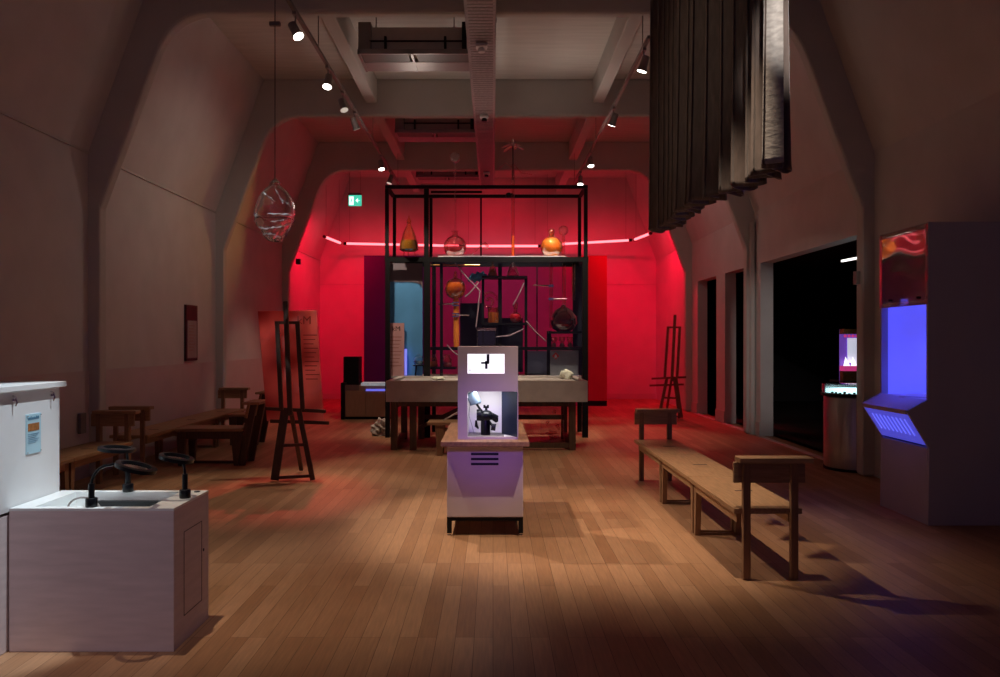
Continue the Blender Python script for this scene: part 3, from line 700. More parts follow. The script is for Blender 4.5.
bm = BM(); box(bm, wx0, wx1, wy0, wy1, bz-0.09, bz-0.08); box(bm, wx0-0.01, wx0, wy0, wy1, bz-0.09, bz-0.012); box(bm, wx1, wx1+0.01, wy0, wy1, bz-0.09, bz-0.012); box(bm, wx0, wx1, wy1, wy1+0.01, bz-0.09, bz-0.012); box(bm, wx0, wx1, wy0-0.01, wy0, bz-0.09, bz-0.012)
w = part('light_well', bm, 'well', o)
bm = BM(); box(bm, wx0+0.12, wx1-0.04, wy1-0.05, wy1-0.02, bz-0.08, bz-0.04); part('black_bar', bm, 'black_plastic', w)
bm = BM(); box(bm, wx1-0.09, wx1-0.05, wy0+0.06, wy1-0.07, bz-0.08, bz-0.045); part('black_bar', bm, 'black_plastic', w)
bm = BM(); box(bm, bx1, bx1+0.0015, by0+0.125, by1-0.10, 0.13, 0.133); box(bm, bx1, bx1+0.0015, by0+0.125, by1-0.10, 0.547, 0.55); box(bm, bx1, bx1+0.0015, by0+0.125, by0+0.128, 0.13, 0.55); box(bm, bx1, bx1+0.0015, by1-0.103, by1-0.10, 0.13, 0.55)
dr = part('door_groove', bm, 'hole', o)
bm = BM(); tube(bm, [(bx1, by1-0.075, 0.39), (bx1+0.002, by1-0.075, 0.39)], 0.008, 12); part('lock', bm, 'hole', o)
bm = BM(); tube(bm, [(wx1+0.09, wy1-0.0, bz), (wx1+0.09, wy1-0.0, bz+0.003)], 0.016, 16); part('grommet', bm, 'hole', o)

def magnifier(px, py, Y, lab, neck, disc, r, stem):
    """px,py = base on the rim at distance Y; neck: points (dx,dy,dz) above the base; disc centre and normal"""
    x, z = X_(px, Y), bz
    o = thing('desk_magnifier', lab, 'magnifier', (x, Y, z), 'magnifiers on the exhibit box')
    bm = BM(); lathe(bm, [(0.026, 0), (0.028, 0.004), (0.028, 0.04), (0.025, 0.044)], (x, Y, z), 20); part('base', bm, 'black_plastic', o, smooth=True)
    bm = BM(); lathe(bm, [(0.014, 0), (0.014, stem)], (x, Y, z+0.044), 16); part('stem', bm, 'black_plastic', o, smooth=True)
    zt = z + 0.044 + stem
    pts = [Vector((x, Y, zt-0.01))] + [Vector((x+a, Y+b_, zt+c)) for a, b_, c in neck]
    # smooth the neck with Catmull-Rom
    sm = []
    Q = [pts[0]] + pts + [pts[-1]]
    for i in range(1, len(Q)-2):
        for k in range(6):
            t = k/6; sm.append(0.5*((2*Q[i]) + (-Q[i-1]+Q[i+1])*t + (2*Q[i-1]-5*Q[i]+4*Q[i+1]-Q[i+2])*t*t + (-Q[i-1]+3*Q[i]-3*Q[i+1]+Q[i+2])*t**3))
    sm.append(pts[-1])
    bm = BM(); tube(bm, sm, 0.0065, 10); part('gooseneck', bm, 'black_plastic', o, smooth=True)
    c = Vector((x, Y, zt)) + Vector(disc[0]); n = Vector(disc[1]).normalized()
    rot = n.to_track_quat('Z', 'Y').to_matrix().to_4x4(); rot.translation = c
    bm = BM(); lathe(bm, [(r*0.74, -0.012), (r, -0.009), (r, 0.009), (r*0.74, 0.012)], (0,0,0), 32, cap=False)
    vs = list(bm.verts); lathe(bm, [(r*0.74, 0.012), (r*0.74, -0.012)], (0,0,0), 32, cap=False)
    bmesh.ops.transform(bm, matrix=rot, verts=bm.verts); h = part('lens_rim', bm, 'black_plastic', o, smooth=True)
    bm = BM(); lathe(bm, [(0.001, -0.004), (r*0.5, -0.0035), (r*0.8, 0.0), (r*0.5, 0.0035), (0.001, 0.004)], (0,0,0), 28, cap=False)
    bmesh.ops.transform(bm, matrix=rot, verts=bm.verts); part('lens', bm, 'glass', h, smooth=True)
magnifier(91.5, 508, 3.90, 'magnifier with gooseneck curving right, nearest on the low exhibit box', [(0.010, 0, 0.035), (0.05, 0.0, 0.078), (0.127, 0, 0.096)], ((0.217, 0.0, 0.078), (0.28, 0.02, 1)), 0.098, 0.07)
magnifier(128, 490, 4.29, 'upright magnifier at the back of the low exhibit box', [(0, 0, 0.03), (-0.003, 0, 0.06), (-0.006, 0, 0.092)], ((-0.06, 0.0, 0.104), (0.10, 0.02, 1)), 0.094, 0.08)
magnifier(185, 497, 4.12, 'magnifier tilted over the right rim of the low exhibit box', [(-0.003, 0, 0.03), (-0.012, 0, 0.07)], ((-0.044, 0, 0.081), (0.22, 0.0, 1)), 0.087, 0.08)
for pts, lab in (([(-2.07-0.11*math.cos(math.pi*i/16), 4.10-0.006*i, bz-0.07+0.085*math.sin(math.pi*i/16)) for i in range(17)], 'grey looped cable lying in the white light well'),):
    bm = BM(); tube(bm, pts, 0.005, 8); single('cable', bm, 'grey', lab, 'cable', smooth=True)
bm = BM(); bar(bm, (-1.96, 4.02, bz-0.055), (-1.80, 3.97, bz-0.04), 0.02, 0.014); box(bm, -1.82, -1.78, 3.95, 3.985, bz-0.055, bz-0.02)
single('probe', bm, 'grey', 'small grey probe tool lying in the light well of the exhibit box', 'tool', bevel=0.003)

# ------------------------------------------------------------------ plinth with tower
o = thing('wooden_worktop_plinth', 'pale cabinet on short black legs with wooden worktop, centre of hall', 'plinth', (-0.06, 6.7, 0))
px0, px1 = -0.354, 0.232
part('cabinet_body', box(BM(), px0, px1, 6.15, 7.35, 0.145, 0.700), 'plinth', o, bevel=0.006)
bm = BM()
for k in range(3):
    z = Z_(454+5*k, 6.15); box(bm, X_(471, 6.15), X_(498.5, 6.15), 6.146, 6.1495, z-0.009, z+0.009)
part('vent_slot', bm, 'hole', o, bevel=0.001)
bm = BM(); box(bm, px0, px1, 6.16, 6.20, 0.115, 0.145); box(bm, px0, px1, 7.30, 7.34, 0.115, 0.145); box(bm, px0, px0+0.04, 6.2, 7.3, 0.115, 0.145); box(bm, px1-0.04, px1, 6.2, 7.3, 0.115, 0.145)
part('base_frame', bm, 'black', o)
for x in (px0, px1-0.035):
    for y in (6.16, 7.305):
        l = part('leg', box(BM(), x, x+0.035, y, y+0.035, 0.02, 0.115), 'black', o)
        bm = BM(); lathe(bm, [(0.018, 0), (0.018, 0.008), (0.006, 0.01), (0.006, 0.022)], (x+0.0175, y+0.0175, 0), 12); part('levelling_foot', bm, 'chrome', l)
part('worktop', box(BM(), -0.395, 0.275, 6.03, 7.52, 0.703, 0.740), 'worktop', o, bevel=0.004)

YT = 6.18; s = YT/800
o = thing('viewing_tower', 'tall lilac display tower with lit screen and niche, on the wooden worktop', 'display tower', (-0.04, 6.38, 0.74))
tx0, tx1 = X_(457.8, YT), X_(518, YT); tz0, tz1 = 0.74, Z_(346.5, YT); ty1 = YT+0.40
sx0, sx1, sz0, sz1 = X_(467.5, YT), X_(504.5, YT), Z_(373.5, YT), Z_(354, YT)
nx0, nx1, nz0, nz1 = X_(467.5, YT), X_(517, YT), Z_(437, YT), Z_(391.5, YT)
bm = BM()
box(bm, tx0, tx1, YT, YT+0.02, sz1, tz1); box(bm, tx0, tx1, YT, YT+0.02, nz1, sz0); box(bm, tx0, tx1, YT, YT+0.02, tz0, nz0)
box(bm, tx0, sx0, YT, YT+0.02, sz0, sz1); box(bm, sx1, tx1, YT, YT+0.02, sz0, sz1)
box(bm, tx0, nx0, YT, YT+0.02, nz0, nz1); box(bm, nx1, tx1, YT, YT+0.02, nz0, nz1)
part('front_panel', bm, 'tower', o)
for x in (tx0, tx1-0.012): part('side_panel', box(BM(), x, x+0.012, YT+0.02, ty1, tz0, tz1-0.02), 'tower', o)
part('back_panel', box(BM(), tx0+0.012, tx1-0.012, ty1-0.012, ty1, tz0, tz1-0.02), 'tower', o)
part('top_panel', box(BM(), tx0, tx1+0.0, YT+0.02, ty1, tz1-0.02, tz1), 'tower', o)
sc = part('screen', box(BM(), sx0-0.004, sx1+0.004, YT+0.021, YT+0.03, sz0-0.004, sz1+0.004), 'screen_white', o)
bm = BM(); yq = YT+0.0195
def sq(a, b_, c, d): box(bm, X_(a, YT), X_(b_, YT), YT+0.0185, YT+0.0205, Z_(d, YT), Z_(c, YT))
sq(486.5, 489.5, 354.2, 363.5); sq(481, 489.5, 362, 364); sq(485, 487.6, 361, 369); sq(469.3, 470.5, 369.5, 371)
part('picture_on_screen', bm, 'screen_mark', sc)
bm = BM(); d2 = YT+0.34
box(bm, nx0-0.01, nx1+0.01, d2, d2+0.01, nz0, nz1+0.01); box(bm, nx0-0.011, nx0-0.001, YT+0.021, d2, nz0-0.01, nz1+0.01); box(bm, nx1+0.001, nx1+0.01, YT+0.021, d2, nz0-0.01, nz1+0.01)
box(bm, nx0-0.01, nx1+0.01, YT+0.021, d2, nz1+0.001, nz1+0.011); box(bm, nx0-0.01, nx1+0.01, YT+0.021, d2, nz0-0.012, nz0-0.002)
part('niche_lining', bm, 'niche', o)
light('niche_lamp', 'AREA', (X_(486, YT), YT+0.12, nz1-0.006), 1.7, (0.93, 0.93, 1.0), (X_(486, YT), YT+0.2, nz0), size=0.2, size_y=0.12, parent=o)
bm = BM(); vs = [(X_(502.3, YT), YT+0.20), (X_(517.2, YT), YT-0.012)]
bar(bm, (vs[0][0], vs[0][1], (nz0+nz1)/2), (vs[1][0], vs[1][1], (nz0+nz1)/2), nz1-nz0-0.006, 0.006, (0.8, 0.6, 0))
part('door', bm, 'navy', o, label='dark navy door standing open')
bm = BM(); box(bm, X_(517.3, YT), X_(518.2, YT), YT-0.016, YT-0.004, nz0, nz1); part('door_edge', bm, 'tower', o)
# microscope inside the niche
mx, my, mz = X_(486, YT), YT+0.16, nz0
k = 0.00775
o = thing('microscope', 'black microscope with knobs inside the lit niche of the tower', 'microscope', (mx, my, mz))
bm = BM(); lathe(bm, [(0.038, 0), (0.038, 0.11), (0.034, 0.118)], (mx-0.005, my, mz), 20); part('base', bm, 'black_plastic', o, smooth=True)
bm = BM(); tube(bm, [(mx-0.075, my, mz+0.155), (mx-0.04, my, mz+0.155), (mx-0.03, my, mz+0.16)], [0.045, 0.048, 0.03], 20); part('knob', bm, 'black_plastic', o, smooth=True)
bm = BM(); lathe(bm, [(0.02, 0)] + [(0.062*math.cos(R(a)), 0.03+0.05*math.sin(R(a))) for a in range(-30, 91, 15)], (mx, my, mz+0.115), 20); part('body', bm, 'black_plastic', o, smooth=True)
bm = BM(); tube(bm, [(mx+0.03, my, mz+0.16), (mx+0.075, my, mz+0.13), (mx+0.085, my, mz+0.10)], [0.022, 0.03, 0.012], 14); part('eyepiece', bm, 'black_plastic', o, smooth=True)
bm = BM(); tube(bm, [(mx+0.02, my-0.02, mz+0.11), (mx+0.05, my-0.02, mz+0.07)], 0.01, 10); tube(bm, [(mx+0.04, my-0.03, mz+0.065), (mx+0.075, my-0.03, mz+0.06)], 0.028, 18); part('focus_knob', bm, 'black_plastic', o, smooth=True)
bm = BM(); bar(bm, (mx, my, mz+0.19), (mx, my, mz+0.225), 0.02, 0.02); box(bm, mx-0.022, mx-0.006, my-0.01, my+0.01, mz+0.21, mz+0.235); box(bm, mx+0.006, mx+0.022, my-0.01, my+0.01, mz+0.21, mz+0.235); part('stage_clip', bm, 'black_plastic', o)
bm = BM(); tube(bm, [(mx-0.08, my-0.02, mz+0.115), (mx-0.078, my-0.02, mz+0.07), (mx-0.06, my-0.02, mz+0.05)], [0.008, 0.014, 0.006], 10); part('hanging_lens', bm, 'black_plastic', o, smooth=True)
bm = BM(); box(bm, nx0+0.0, nx1-0.10, YT+0.03, YT+0.30, mz-0.002, mz+0.0); part('base_mat', bm, 'grey', o)
lx, lz = X_(473, YT), Z_(400, YT)
o = thing('inspection_lamp', 'pale blue-grey lamp on a black arm inside the lit niche', 'lamp', (lx, my, lz))
bm = BM(); tube(bm, [(lx-0.02, my, lz+0.05), (lx-0.018, my, lz+0.045), (lx+0.018, my, lz-0.04), (lx+0.019, my, lz-0.045)], [0.04, 0.045, 0.048, 0.04], 24); part('lamp_shade', bm, mat('blue_grey_enamel', (0.12, 0.17, 0.22), 0.4, noise=0.1), o, smooth=True)
bm = BM(); tube(bm, [(lx+0.02, my+0.02, lz-0.04), (lx+0.05, my+0.03, lz-0.085), (mx-0.02, my+0.02, mz+0.17)], 0.009, 10); part('arm', bm, 'black_plastic', o, smooth=True)
bm = BM(); tube(bm, [(lx-0.03, my, lz-0.03), (lx-0.035, my, lz-0.14), (lx-0.01, my, lz-0.22), (lx+0.005, my, mz+0.003)], 0.002, 6); part('cord', bm, 'grey', o)
# clear beaker standing on the tower
o = thing('glass_jar', 'clear rectangular glass jar standing on top of the lilac tower', 'jar', (X_(486.5, 6.35), 6.35, tz1))
jx0, jx1, jz0, jz1 = X_(477, 6.3), X_(496, 6.3), tz1, Z_(328, 6.3)
bm = BM(); box(bm, jx0, jx1, 6.28, 6.42, jz0, jz1-0.015); part('glass_body', bm, 'glass', o, bevel=0.006)
bm = BM(); box(bm, jx0-0.003, jx1+0.003, 6.277, 6.423, jz1-0.015, jz1); part('rim', bm, 'glass_pink', o, bevel=0.003)

# ------------------------------------------------------------------ stone sink table
o = thing('sink_table', 'long pale stone sink table on heavy dark wooden trestles', 'table', (-0.085, 11.5, 0))
ax0, ax1, ay0, ay1, az0, az1 = -1.46, 1.29, 10.9, 12.38, 0.67, 0.955
bm = BM(); rim = 0.09
box(bm, ax0, ax1, ay0, ay0+rim, az0, az1); box(bm, ax0, ax1, ay1-rim, ay1, az0, az1); box(bm, ax0, ax0+rim, ay0+rim, ay1-rim, az0, az1); box(bm, ax1-rim, ax1, ay0+rim, ay1-rim, az0, az1); box(bm, ax0+rim, ax1-rim, ay0+rim, ay1-rim, az0, az1-0.03)
part('stone_top', bm, 'stone', o, bevel=0.0)
for x in (ax0+0.10, ax0+0.36, ax1-0.20):
    for y in (ay0+0.12, ay1-0.12):
        part('leg', box(BM(), x-0.045, x+0.045, y-0.045, y+0.045, 0.0, az0), 'trestle', o, bevel=0.004)
for x in (ax0+0.10, ax1-0.20):
    part('foot_rail', box(BM(), x-0.03, x+0.03, ay0+0.165, ay1-0.165, 0.03, 0.11), 'trestle', o)
    part('top_rail', box(BM(), x-0.035, x+0.035, ay0+0.165, ay1-0.165, 0.57, 0.665), 'trestle', o)
part('long_rail', box(BM(), ax0+0.15, ax1-0.25, ay0+0.10, ay0+0.14, 0.60, 0.665), 'trestle', o)
part('long_rail', box(BM(), 0.35, ax1-0.25, ay0+0.10, ay0+0.14, 0.03, 0.10), 'trestle', o)
part('long_rail', box(BM(), ax0+0.41, ax1-0.25, ay1-0.15, ay1-0.11, 0.30, 0.37), 'trestle', o)
bm = BM(); bar(bm, (ax0+0.42, ay0+0.30, 0.28), (ax0+1.0, ay0+0.30, 0.56), 0.05, 0.05); part('diagonal_brace', bm, 'trestle', o)
# stool/bench in front of the table, half behind the plinth
YS = 10.46
o = thing('low_bench', 'low wooden bench in front of the sink table, mostly hidden behind plinth', 'bench', (-0.3, YS+0.17, 0))
part('seat', box(BM(), -0.86, 0.25, YS-0.02, YS+0.34, 0.40, 0.44), 'bench_x', o, bevel=0.004)
for x, d in ((-0.70, 1), (0.10, -1)):
    for y in (YS, YS+0.29):
        bm = BM(); prism(bm, [(x-0.03*d, 0), (x+0.04*d, 0), (x+0.06*d, 0.40), (x-0.06*d, 0.40)], 'y', y, y+0.03); part('leg', bm, 'leg', o)
part('stretcher', box(BM(), -0.66, 0.05, YS+0.15, YS+0.18, 0.30, 0.35), 'leg', o)
bm = BM(); bar(bm, (-0.66, YS+0.10, 0.452), (-0.38, YS+0.16, 0.60), 0.03, 0.014)
single('measuring_rule', bm, 'stone', 'pale flat rule propped up on the low bench behind the plinth', 'ruler')

# ------------------------------------------------------------------ black display frame
YF = 12.44; YK = 13.24
o = thing('display_cage', 'tall black steel display frame with open upper cage, centre of hall', 'display frame', (-0.09, 12.84, 0))
fx0, fx1 = X_(387, YF), X_(587, YF); fm = X_(427, YF)
Zm0, Zm1, Zt = Z_(262, YF), Z_(257, YF), Z_(187, YF)
def post(x, y, z0, z1, w=0.07, d=0.06): part('post', box(BM(), x-w/2, x+w/2, y-d/2, y+d/2, z0, z1), 'black', o)
def rail(x0, x1, y, z, h=0.05, d=0.05): part('rail', box(BM(), x0, x1, y-d/2, y+d/2, z-h/2, z+h/2), 'black', o)
def cross(x, y0, y1, z, w=0.05, h=0.05): part('cross_rail', box(BM(), x-w/2, x+w/2, y0, y1, z-h/2, z+h/2), 'black', o)
post(fx0+0.01, YF, 0, Zm0, 0.07); post(fx1-0.03, YF, 0, Zm0, 0.09); post(fm, YF, 0.0, Zm0, 0.10)
post(fx0+0.03, YK, 0, Zm0); post(fx1-0.03, YK, 0, Zm0); post(X_(434, YK), YK, 0, Zm0, 0.06)
rail(fx0-0.03, fx1+0.02, YF, (Zm0+Zm1)/2, Zm1-Zm0); rail(fx0-0.03, fx1+0.02, YK, (Zm0+Zm1)/2, Zm1-Zm0)
for x in (fx0, fm, fx1-0.02): cross(x, YF+0.03, YK-0.03, (Zm0+Zm1)/2, 0.06, Zm1-Zm0)
# upper cage
for x in (fx0-0.0, fx1-0.02):
    post(x, YF, Zm1, Zt-0.03, 0.055); 
for x in (X_(394.5, YK), X_(579.5, YK)): post(x, YK, Zm1, Zt-0.03, 0.05)
post(X_(426.5, YF), YF, Zm1, Zt-0.03, 0.075, 0.05); post(X_(431, YK), YK, Zm1, Zt-0.03, 0.05)
post(X_(481, YK), YK, Zm1, Zt-0.03, 0.03, 0.03)
rail(fx0-0.027, fx1+0.01, YF, Zt); rail(X_(393, YK), X_(581, YK), YK, Zt, 0.05)
for x in (fx0, fx1-0.02): cross(x, YF+0.03, YK-0.03, Zt)
rail(X_(431, 12.95), X_(482, 12.95), 12.95, Z_(192, 12.95), 0.035, 0.03)
# lower cage verticals and shelves
post(X_(441.5, YF+0.1), YF+0.1, 0.5, Zm0, 0.045, 0.04)
post(X_(500, 12.7), 12.7, 0.96, Zm0, 0.06, 0.04)
post(X_(526, 12.7), 12.7, 0.96, Z_(276, 12.7)-0.02, 0.045, 0.04)
post(X_(483, 12.7), 12.7, Z_(347, 12.7), Z_(276, 12.7)-0.02, 0.04, 0.03)
post(X_(549, 12.7), 12.7, 0.96, Z_(331, 12.7), 0.07, 0.04)
post(X_(537, 13.1), 13.1, 0.96, Zm0, 0.02, 0.02)
def shelf(a, b_, py, y0=12.55, y1=12.95, h=0.03, m='black'):
    z = Z_(py, 12.7); part('shelf', box(BM(), X_(a, 12.7), X_(b_, 12.7), y0, y1, z-h/2, z+h/2), m, o)
    return z + h/2
zs1 = shelf(482, 527, 277.5); zs2 = shelf(482, 527, 324); zs3 = shelf(430, 587, 348.5, h=0.05)
zs4 = shelf(548, 587, 332.5, h=0.035); zs5 = shelf(430, 456, 368)
part('glass_shelf', box(BM(), X_(439, 12.6), X_(565, 12.6), 12.42, 12.72, Zm1+0.001, Zm1+0.016), mat('frosted_glass_shelf', (0.7, 0.68, 0.66), 0.3, trans=0.3), o)
# lit amber strip below the mid rail
bm = BM(); tube(bm, [(X_(431, 12.8), 12.8, Z_(265, 12.8)), (X_(480, 12.8), 12.8, Z_(265, 12.8))], 0.012, 8)
part('brass_rod', bm, mat('brass', (0.55, 0.30, 0.10), 0.3, metal=1), o)
# left bay: reflection in the glass painted as blue and grey sheets
x0, x1 = X_(388.5, 12.6), X_(422.5, 12.6); zb = Z_(376, 12.6); zt_ = Zm0-0.005
part('blue_sheet', box(BM(), x0, x1, 12.60, 12.615, zb, zt_), 'blue_panel', o)
zg = Z_(283, 12.6); bm = BM(); poly = [(x0, zt_), (x0, zg+0.02)] + [(x0+(x1-x0)*t, zg+0.02-0.10*max(0, t-0.55)**1.5) for t in (0.3, 0.6, 0.75, 0.85)] + [(x1-0.02, zg-0.03), (x1, zg-0.09), (x1, zt_)]
prism(bm, poly, 'y', 12.590, 12.5995); part('grey_sheet', bm, 'grey_panel', o)
# dark and grey back boards inside
part('back_board', box(BM(), X_(460, 13.1), X_(482, 13.1), 13.15, 13.17, Z_(347, 13.1), Z_(303, 13.1)), 'dark_panel', o)
part('back_board', box(BM(), X_(484, 13.1), X_(523, 13.1), 13.15, 13.17, Z_(372, 13.1), Z_(318, 13.1)), 'dark_panel', o)
part('back_board', box(BM(), X_(573, 13.1), X_(585, 13.1), 13.15, 13.17, Z_(375, 13.1), Z_(265, 13.1)), 'dark_panel', o)
part('pale_board', box(BM(), X_(526.5, 12.75), X_(548, 12.75), 12.76, 12.78, 0.96, Z_(351, 12.75)), mat('blue_grey_board', (0.20, 0.24, 0.36), 0.5, noise=0.05), o)
part('bench_top', box(BM(), fx0+0.05, fx1-0.08, 12.48, 13.2, 0.925, 0.955), 'stone', o)
part('front_glass', box(BM(), fm+0.05, fx1-0.075, YF-0.012, YF-0.008, 0.96, Zm0), 'pane', o)

# things in and on the frame -------------------------------------------------
GY = 12.7
def px2(px, Y=GY): return X_(px, Y)
def P2(px, py, Y=GY): return Vector((X_(px, Y), Y, Z_(py, Y)))
U = GY/800
# reflection of the easel poster, built as a solid pink board
o = thing('reflected_poster', 'pink upright board standing in for the mirrored easel poster, before blue sheet', 'board', (px2(396), 12.5, 0.955))
b = part('board', box(BM(), X_(388.5, 12.5), X_(404, 12.5), 12.53, 12.545, Z_(376.5, 12.5), Z_(323, 12.5)), 'pink_paper', o)
text('title_lettering', 'kM', 0.11, (X_(396, 12.5), 12.528, Z_(331, 12.5)), (R(90), 0, 0), 'ink', b)
bm = BM()
for k_ in range(9):
    z = Z_(337+k_*3.6, 12.5); box(bm, X_(389.5, 12.5), X_(401.5-(k_*5 % 4), 12.5), 12.528, 12.53, z-0.006, z+0.006)
part('text_lines', bm, 'ink_faint', b)
bm = BM(); box(bm, X_(404.5, 12.5), X_(406.5, 12.5), 12.52, 12.56, 0.965, Z_(349, 12.5))
single('white_strip', bm, 'slot_light', 'thin glowing white strip standing beside the pink board', 'light strip')

def flask(name, lab, px, pyb, r, neck_r, neck_h, mglass, mliq, fill, Y=GY, stopper=True, flat=0.12, base_z=None, cat='flask', group=None):
    """round-bodied flask; r metres; fill 0..1 of the ball height"""
    x = X_(px, Y); zb = Z_(pyb, Y) if base_z is None else base_z
    o = thing(name, lab, cat, (x, Y, zb), group)
    a0 = -90 + 25
    prof = [(0.001, 0)] + [(rr, z) for rr, z in ball_prof(r, r*math.sin(R(65)), a0, 72, 14)]
    zn = prof[-1][1]
    prof += [(neck_r, zn+0.015), (neck_r, zn+neck_h), (neck_r*1.35, zn+neck_h+0.01)]
    bm = BM(); lathe(bm, prof, (x, Y, zb), 28, cap=False); part('glass_body', bm, mglass, o, smooth=True)
    if fill > 0:
        top = -65 + (137)*fill
        lp = [(0.001, 0.004)] + [(rr*0.97, z*1.0+0.002) for rr, z in ball_prof(r, r*math.sin(R(65)), a0, top, 10)]
        lp.append((0.001, lp[-1][1])); bm = BM(); lathe(bm, lp, (x, Y, zb), 24, cap=False); part('liquid', bm, mliq, o, smooth=True)
    if stopper:
        bm = BM(); lathe(bm, [(neck_r*0.9, zn+neck_h-0.01), (neck_r*1.1, zn+neck_h+0.012)] + [(rr, z) for rr, z in ball_prof(neck_r*1.5, zn+neck_h+0.012+neck_r*1.3, -50, 90, 8)], (x, Y, zb), 18); part('stopper', bm, mglass, o, smooth=True)
    return o
def cone_flask(name, lab, px, pyb, r, h, mglass, mliq, fill, Y=GY, legs=False, stopper=0.0, base_z=None, nr=0.03):
    x = X_(px, Y); zb = Z_(pyb, Y) if base_z is None else base_z
    o = thing(name, lab, 'flask', (x, Y, zb))
    lift = 0.09 if legs else 0.0
    prof = [(r*0.75, lift), (r, lift+0.05*h), (r*0.97, lift+0.22*h), (r*0.6, lift+0.62*h), (nr, lift+0.9*h), (nr*1.3, lift+h)]
    bm = BM(); lathe(bm, prof, (x, Y, zb), 28, cap=False); part('glass_body', bm, mglass, o, smooth=True)
    if fill > 0:
        f = fill; bm = BM(); lathe(bm, [(r*0.72, lift+0.005), (r*0.96, lift+0.05*h), (r*0.93, lift+0.22*h), (r*(0.95-(f-0.22)*0.9), lift+f*h)], (x, Y, zb), 24); part('liquid', bm, mliq, o, smooth=True)
    if legs:
        for a in (30, 150, 270):
            bm = BM(); ca, sa = math.cos(R(a)), math.sin(R(a)); tube(bm, [(x+ca*r*0.6, Y+sa*r*0.6, zb+lift+0.02), (x+ca*r*0.75, Y+sa*r*0.75, zb)], 0.010, 8); part('leg', bm, 'glass_pink', o, smooth=True)
    if stopper > 0:
        bm = BM(); lathe(bm, [(nr*0.9, lift+h*0.95), (nr*1.2, lift+h+0.02), (nr*0.6, lift+h+stopper*0.5), (0.004, lift+h+stopper)], (x, Y, zb), 16); part('stopper', bm, mglass, o, smooth=True)
    return o
zU = Zm1
cone_flask('conical_flask', 'conical glass flask of olive liquid on little legs, left on the frame top', 409, 253, 9.3*U, 0.46, 'glass_amber', 'liq_olive', 0.36, Y=YF+0.0, legs=True, stopper=0.10, base_z=zU)
o = flask('round_flask', 'pink-tinted round flask with very tall thin tube, on the frame top', 455, 255, 11.2*U, 0.045, 0.07, 'glass_pink', 'liq_pink', 0.45, stopper=False, base_z=zU+0.016, Y=12.6)
x = X_(455, 12.6)
bm = BM(); tube(bm, [(x, 12.6, zU+0.03), (x, 12.6, Z_(163, 12.6))], 0.013, 10); part('tall_tube', bm, 'glass', o, smooth=True)
bm = BM(); lathe(bm, ball_prof(0.085, Z_(157.5, 12.6), -90, 90, 14), (x, 12.6, 0), 24); part('glass_ball', bm, 'glass', o, smooth=True)
bm = BM(); lathe(bm, ball_prof(0.03, Z_(172, 12.6), -90, 90, 8), (x, 12.6, 0), 16); part('glass_ball', bm, 'glass', o, smooth=True)
flask('round_flask', 'round flask of orange liquid on the right of the frame top', 551.5, 254.5, 10.8*U, 0.035, 0.02, 'glass_amber', 'liq_orange_bright', 0.85, base_z=zU+0.016, Y=12.6)
Yq = 12.6; x = X_(563.3, Yq)
o = thing('ball_tube', 'thin glass tube topped by a clear ball, right of the orange flask', 'glass tube', (x, Yq, zU+0.016))
bm = BM(); tube(bm, [(x, Yq, zU+0.016), (x, Yq, Z_(236, Yq))], 0.026, 12); part('tube', bm, 'glass_pink', o, smooth=True)
bm = BM(); lathe(bm, ball_prof(0.078, Z_(230.5, Yq)-0.0, -90, 90, 12), (x, Yq, 0), 20); part('glass_ball', bm, 'glass', o, smooth=True)
# tall centre apparatus
x = X_(513, Yq)
o = thing('tall_glass_column', 'tall glass column with petal-shaped glass top on the frame', 'glass column', (x, Yq, zU+0.016))
bm = BM(); tube(bm, [(x, Yq, zU+0.016), (x, Yq, Z_(165, Yq))], 0.026, 12); part('column', bm, 'glass_pink', o, smooth=True)
bm = BM(); tube(bm, [(x, Yq, zU+0.018), (x, Yq, Z_(236, Yq))], 0.022, 12); part('liquid', bm, 'liq_orange', o, smooth=True)
bm = BM(); tube(bm, [(x, Yq, Z_(180, Yq)), (x, Yq, Z_(140, Yq))], 0.010, 8); part('rod', bm, 'black_plastic', o)
for a in range(0, 360, 60):
    bm = BM(); c, s_ = math.cos(R(a+20)), math.sin(R(a+20)); zt2 = Z_(146, Yq)
    mt = Matrix.Translation((x + c*0.10, Yq + s_*0.10, zt2 + 0.03*math.sin(R(a*2)))) @ Matrix.Rotation(R(a+20), 4, 'Z') @ Matrix.Rotation(R(25), 4, 'Y') @ Matrix.Diagonal((0.10, 0.045, 0.016, 1))
    bmesh.ops.create_uvsphere(bm, u_segments=14, v_segments=8, radius=1, matrix=mt); part('petal', bm, 'glass_pink', o, smooth=True)
bm = BM(); lathe(bm, [(0.03, 0), (0.035, 0.03), (0.02, 0.06), (0.006, 0.11)], (x, Yq, Z_(146, Yq)), 14); part('finial', bm, 'steel', o, smooth=True)
bm = BM(); tube(bm, [(x, Yq, Z_(168, Yq)), (x-0.12, Yq, Z_(163, Yq)), (x-0.22, Yq, Z_(169, Yq))], 0.009, 8); tube(bm, [(x, Yq, Z_(163, Yq)), (x+0.13, Yq+0.05, Z_(172, Yq)), (x+0.30, Yq+0.05, Z_(174, Yq))], 0.009, 8); part('side_arm', bm, 'glass_pink', o, smooth=True)
bm = BM(); lathe(bm, [(0.035, 0), (0.045, 0.02), (0.045, 0.06), (0.03, 0.08)], (x-0.07, Yq, Z_(198, Yq)), 14); tube(bm, [(x-0.10, Yq, Z_(195, Yq)), (x, Yq, Z_(194, Yq))], 0.014, 8); part('clamp', bm, 'black_plastic', o, smooth=True)
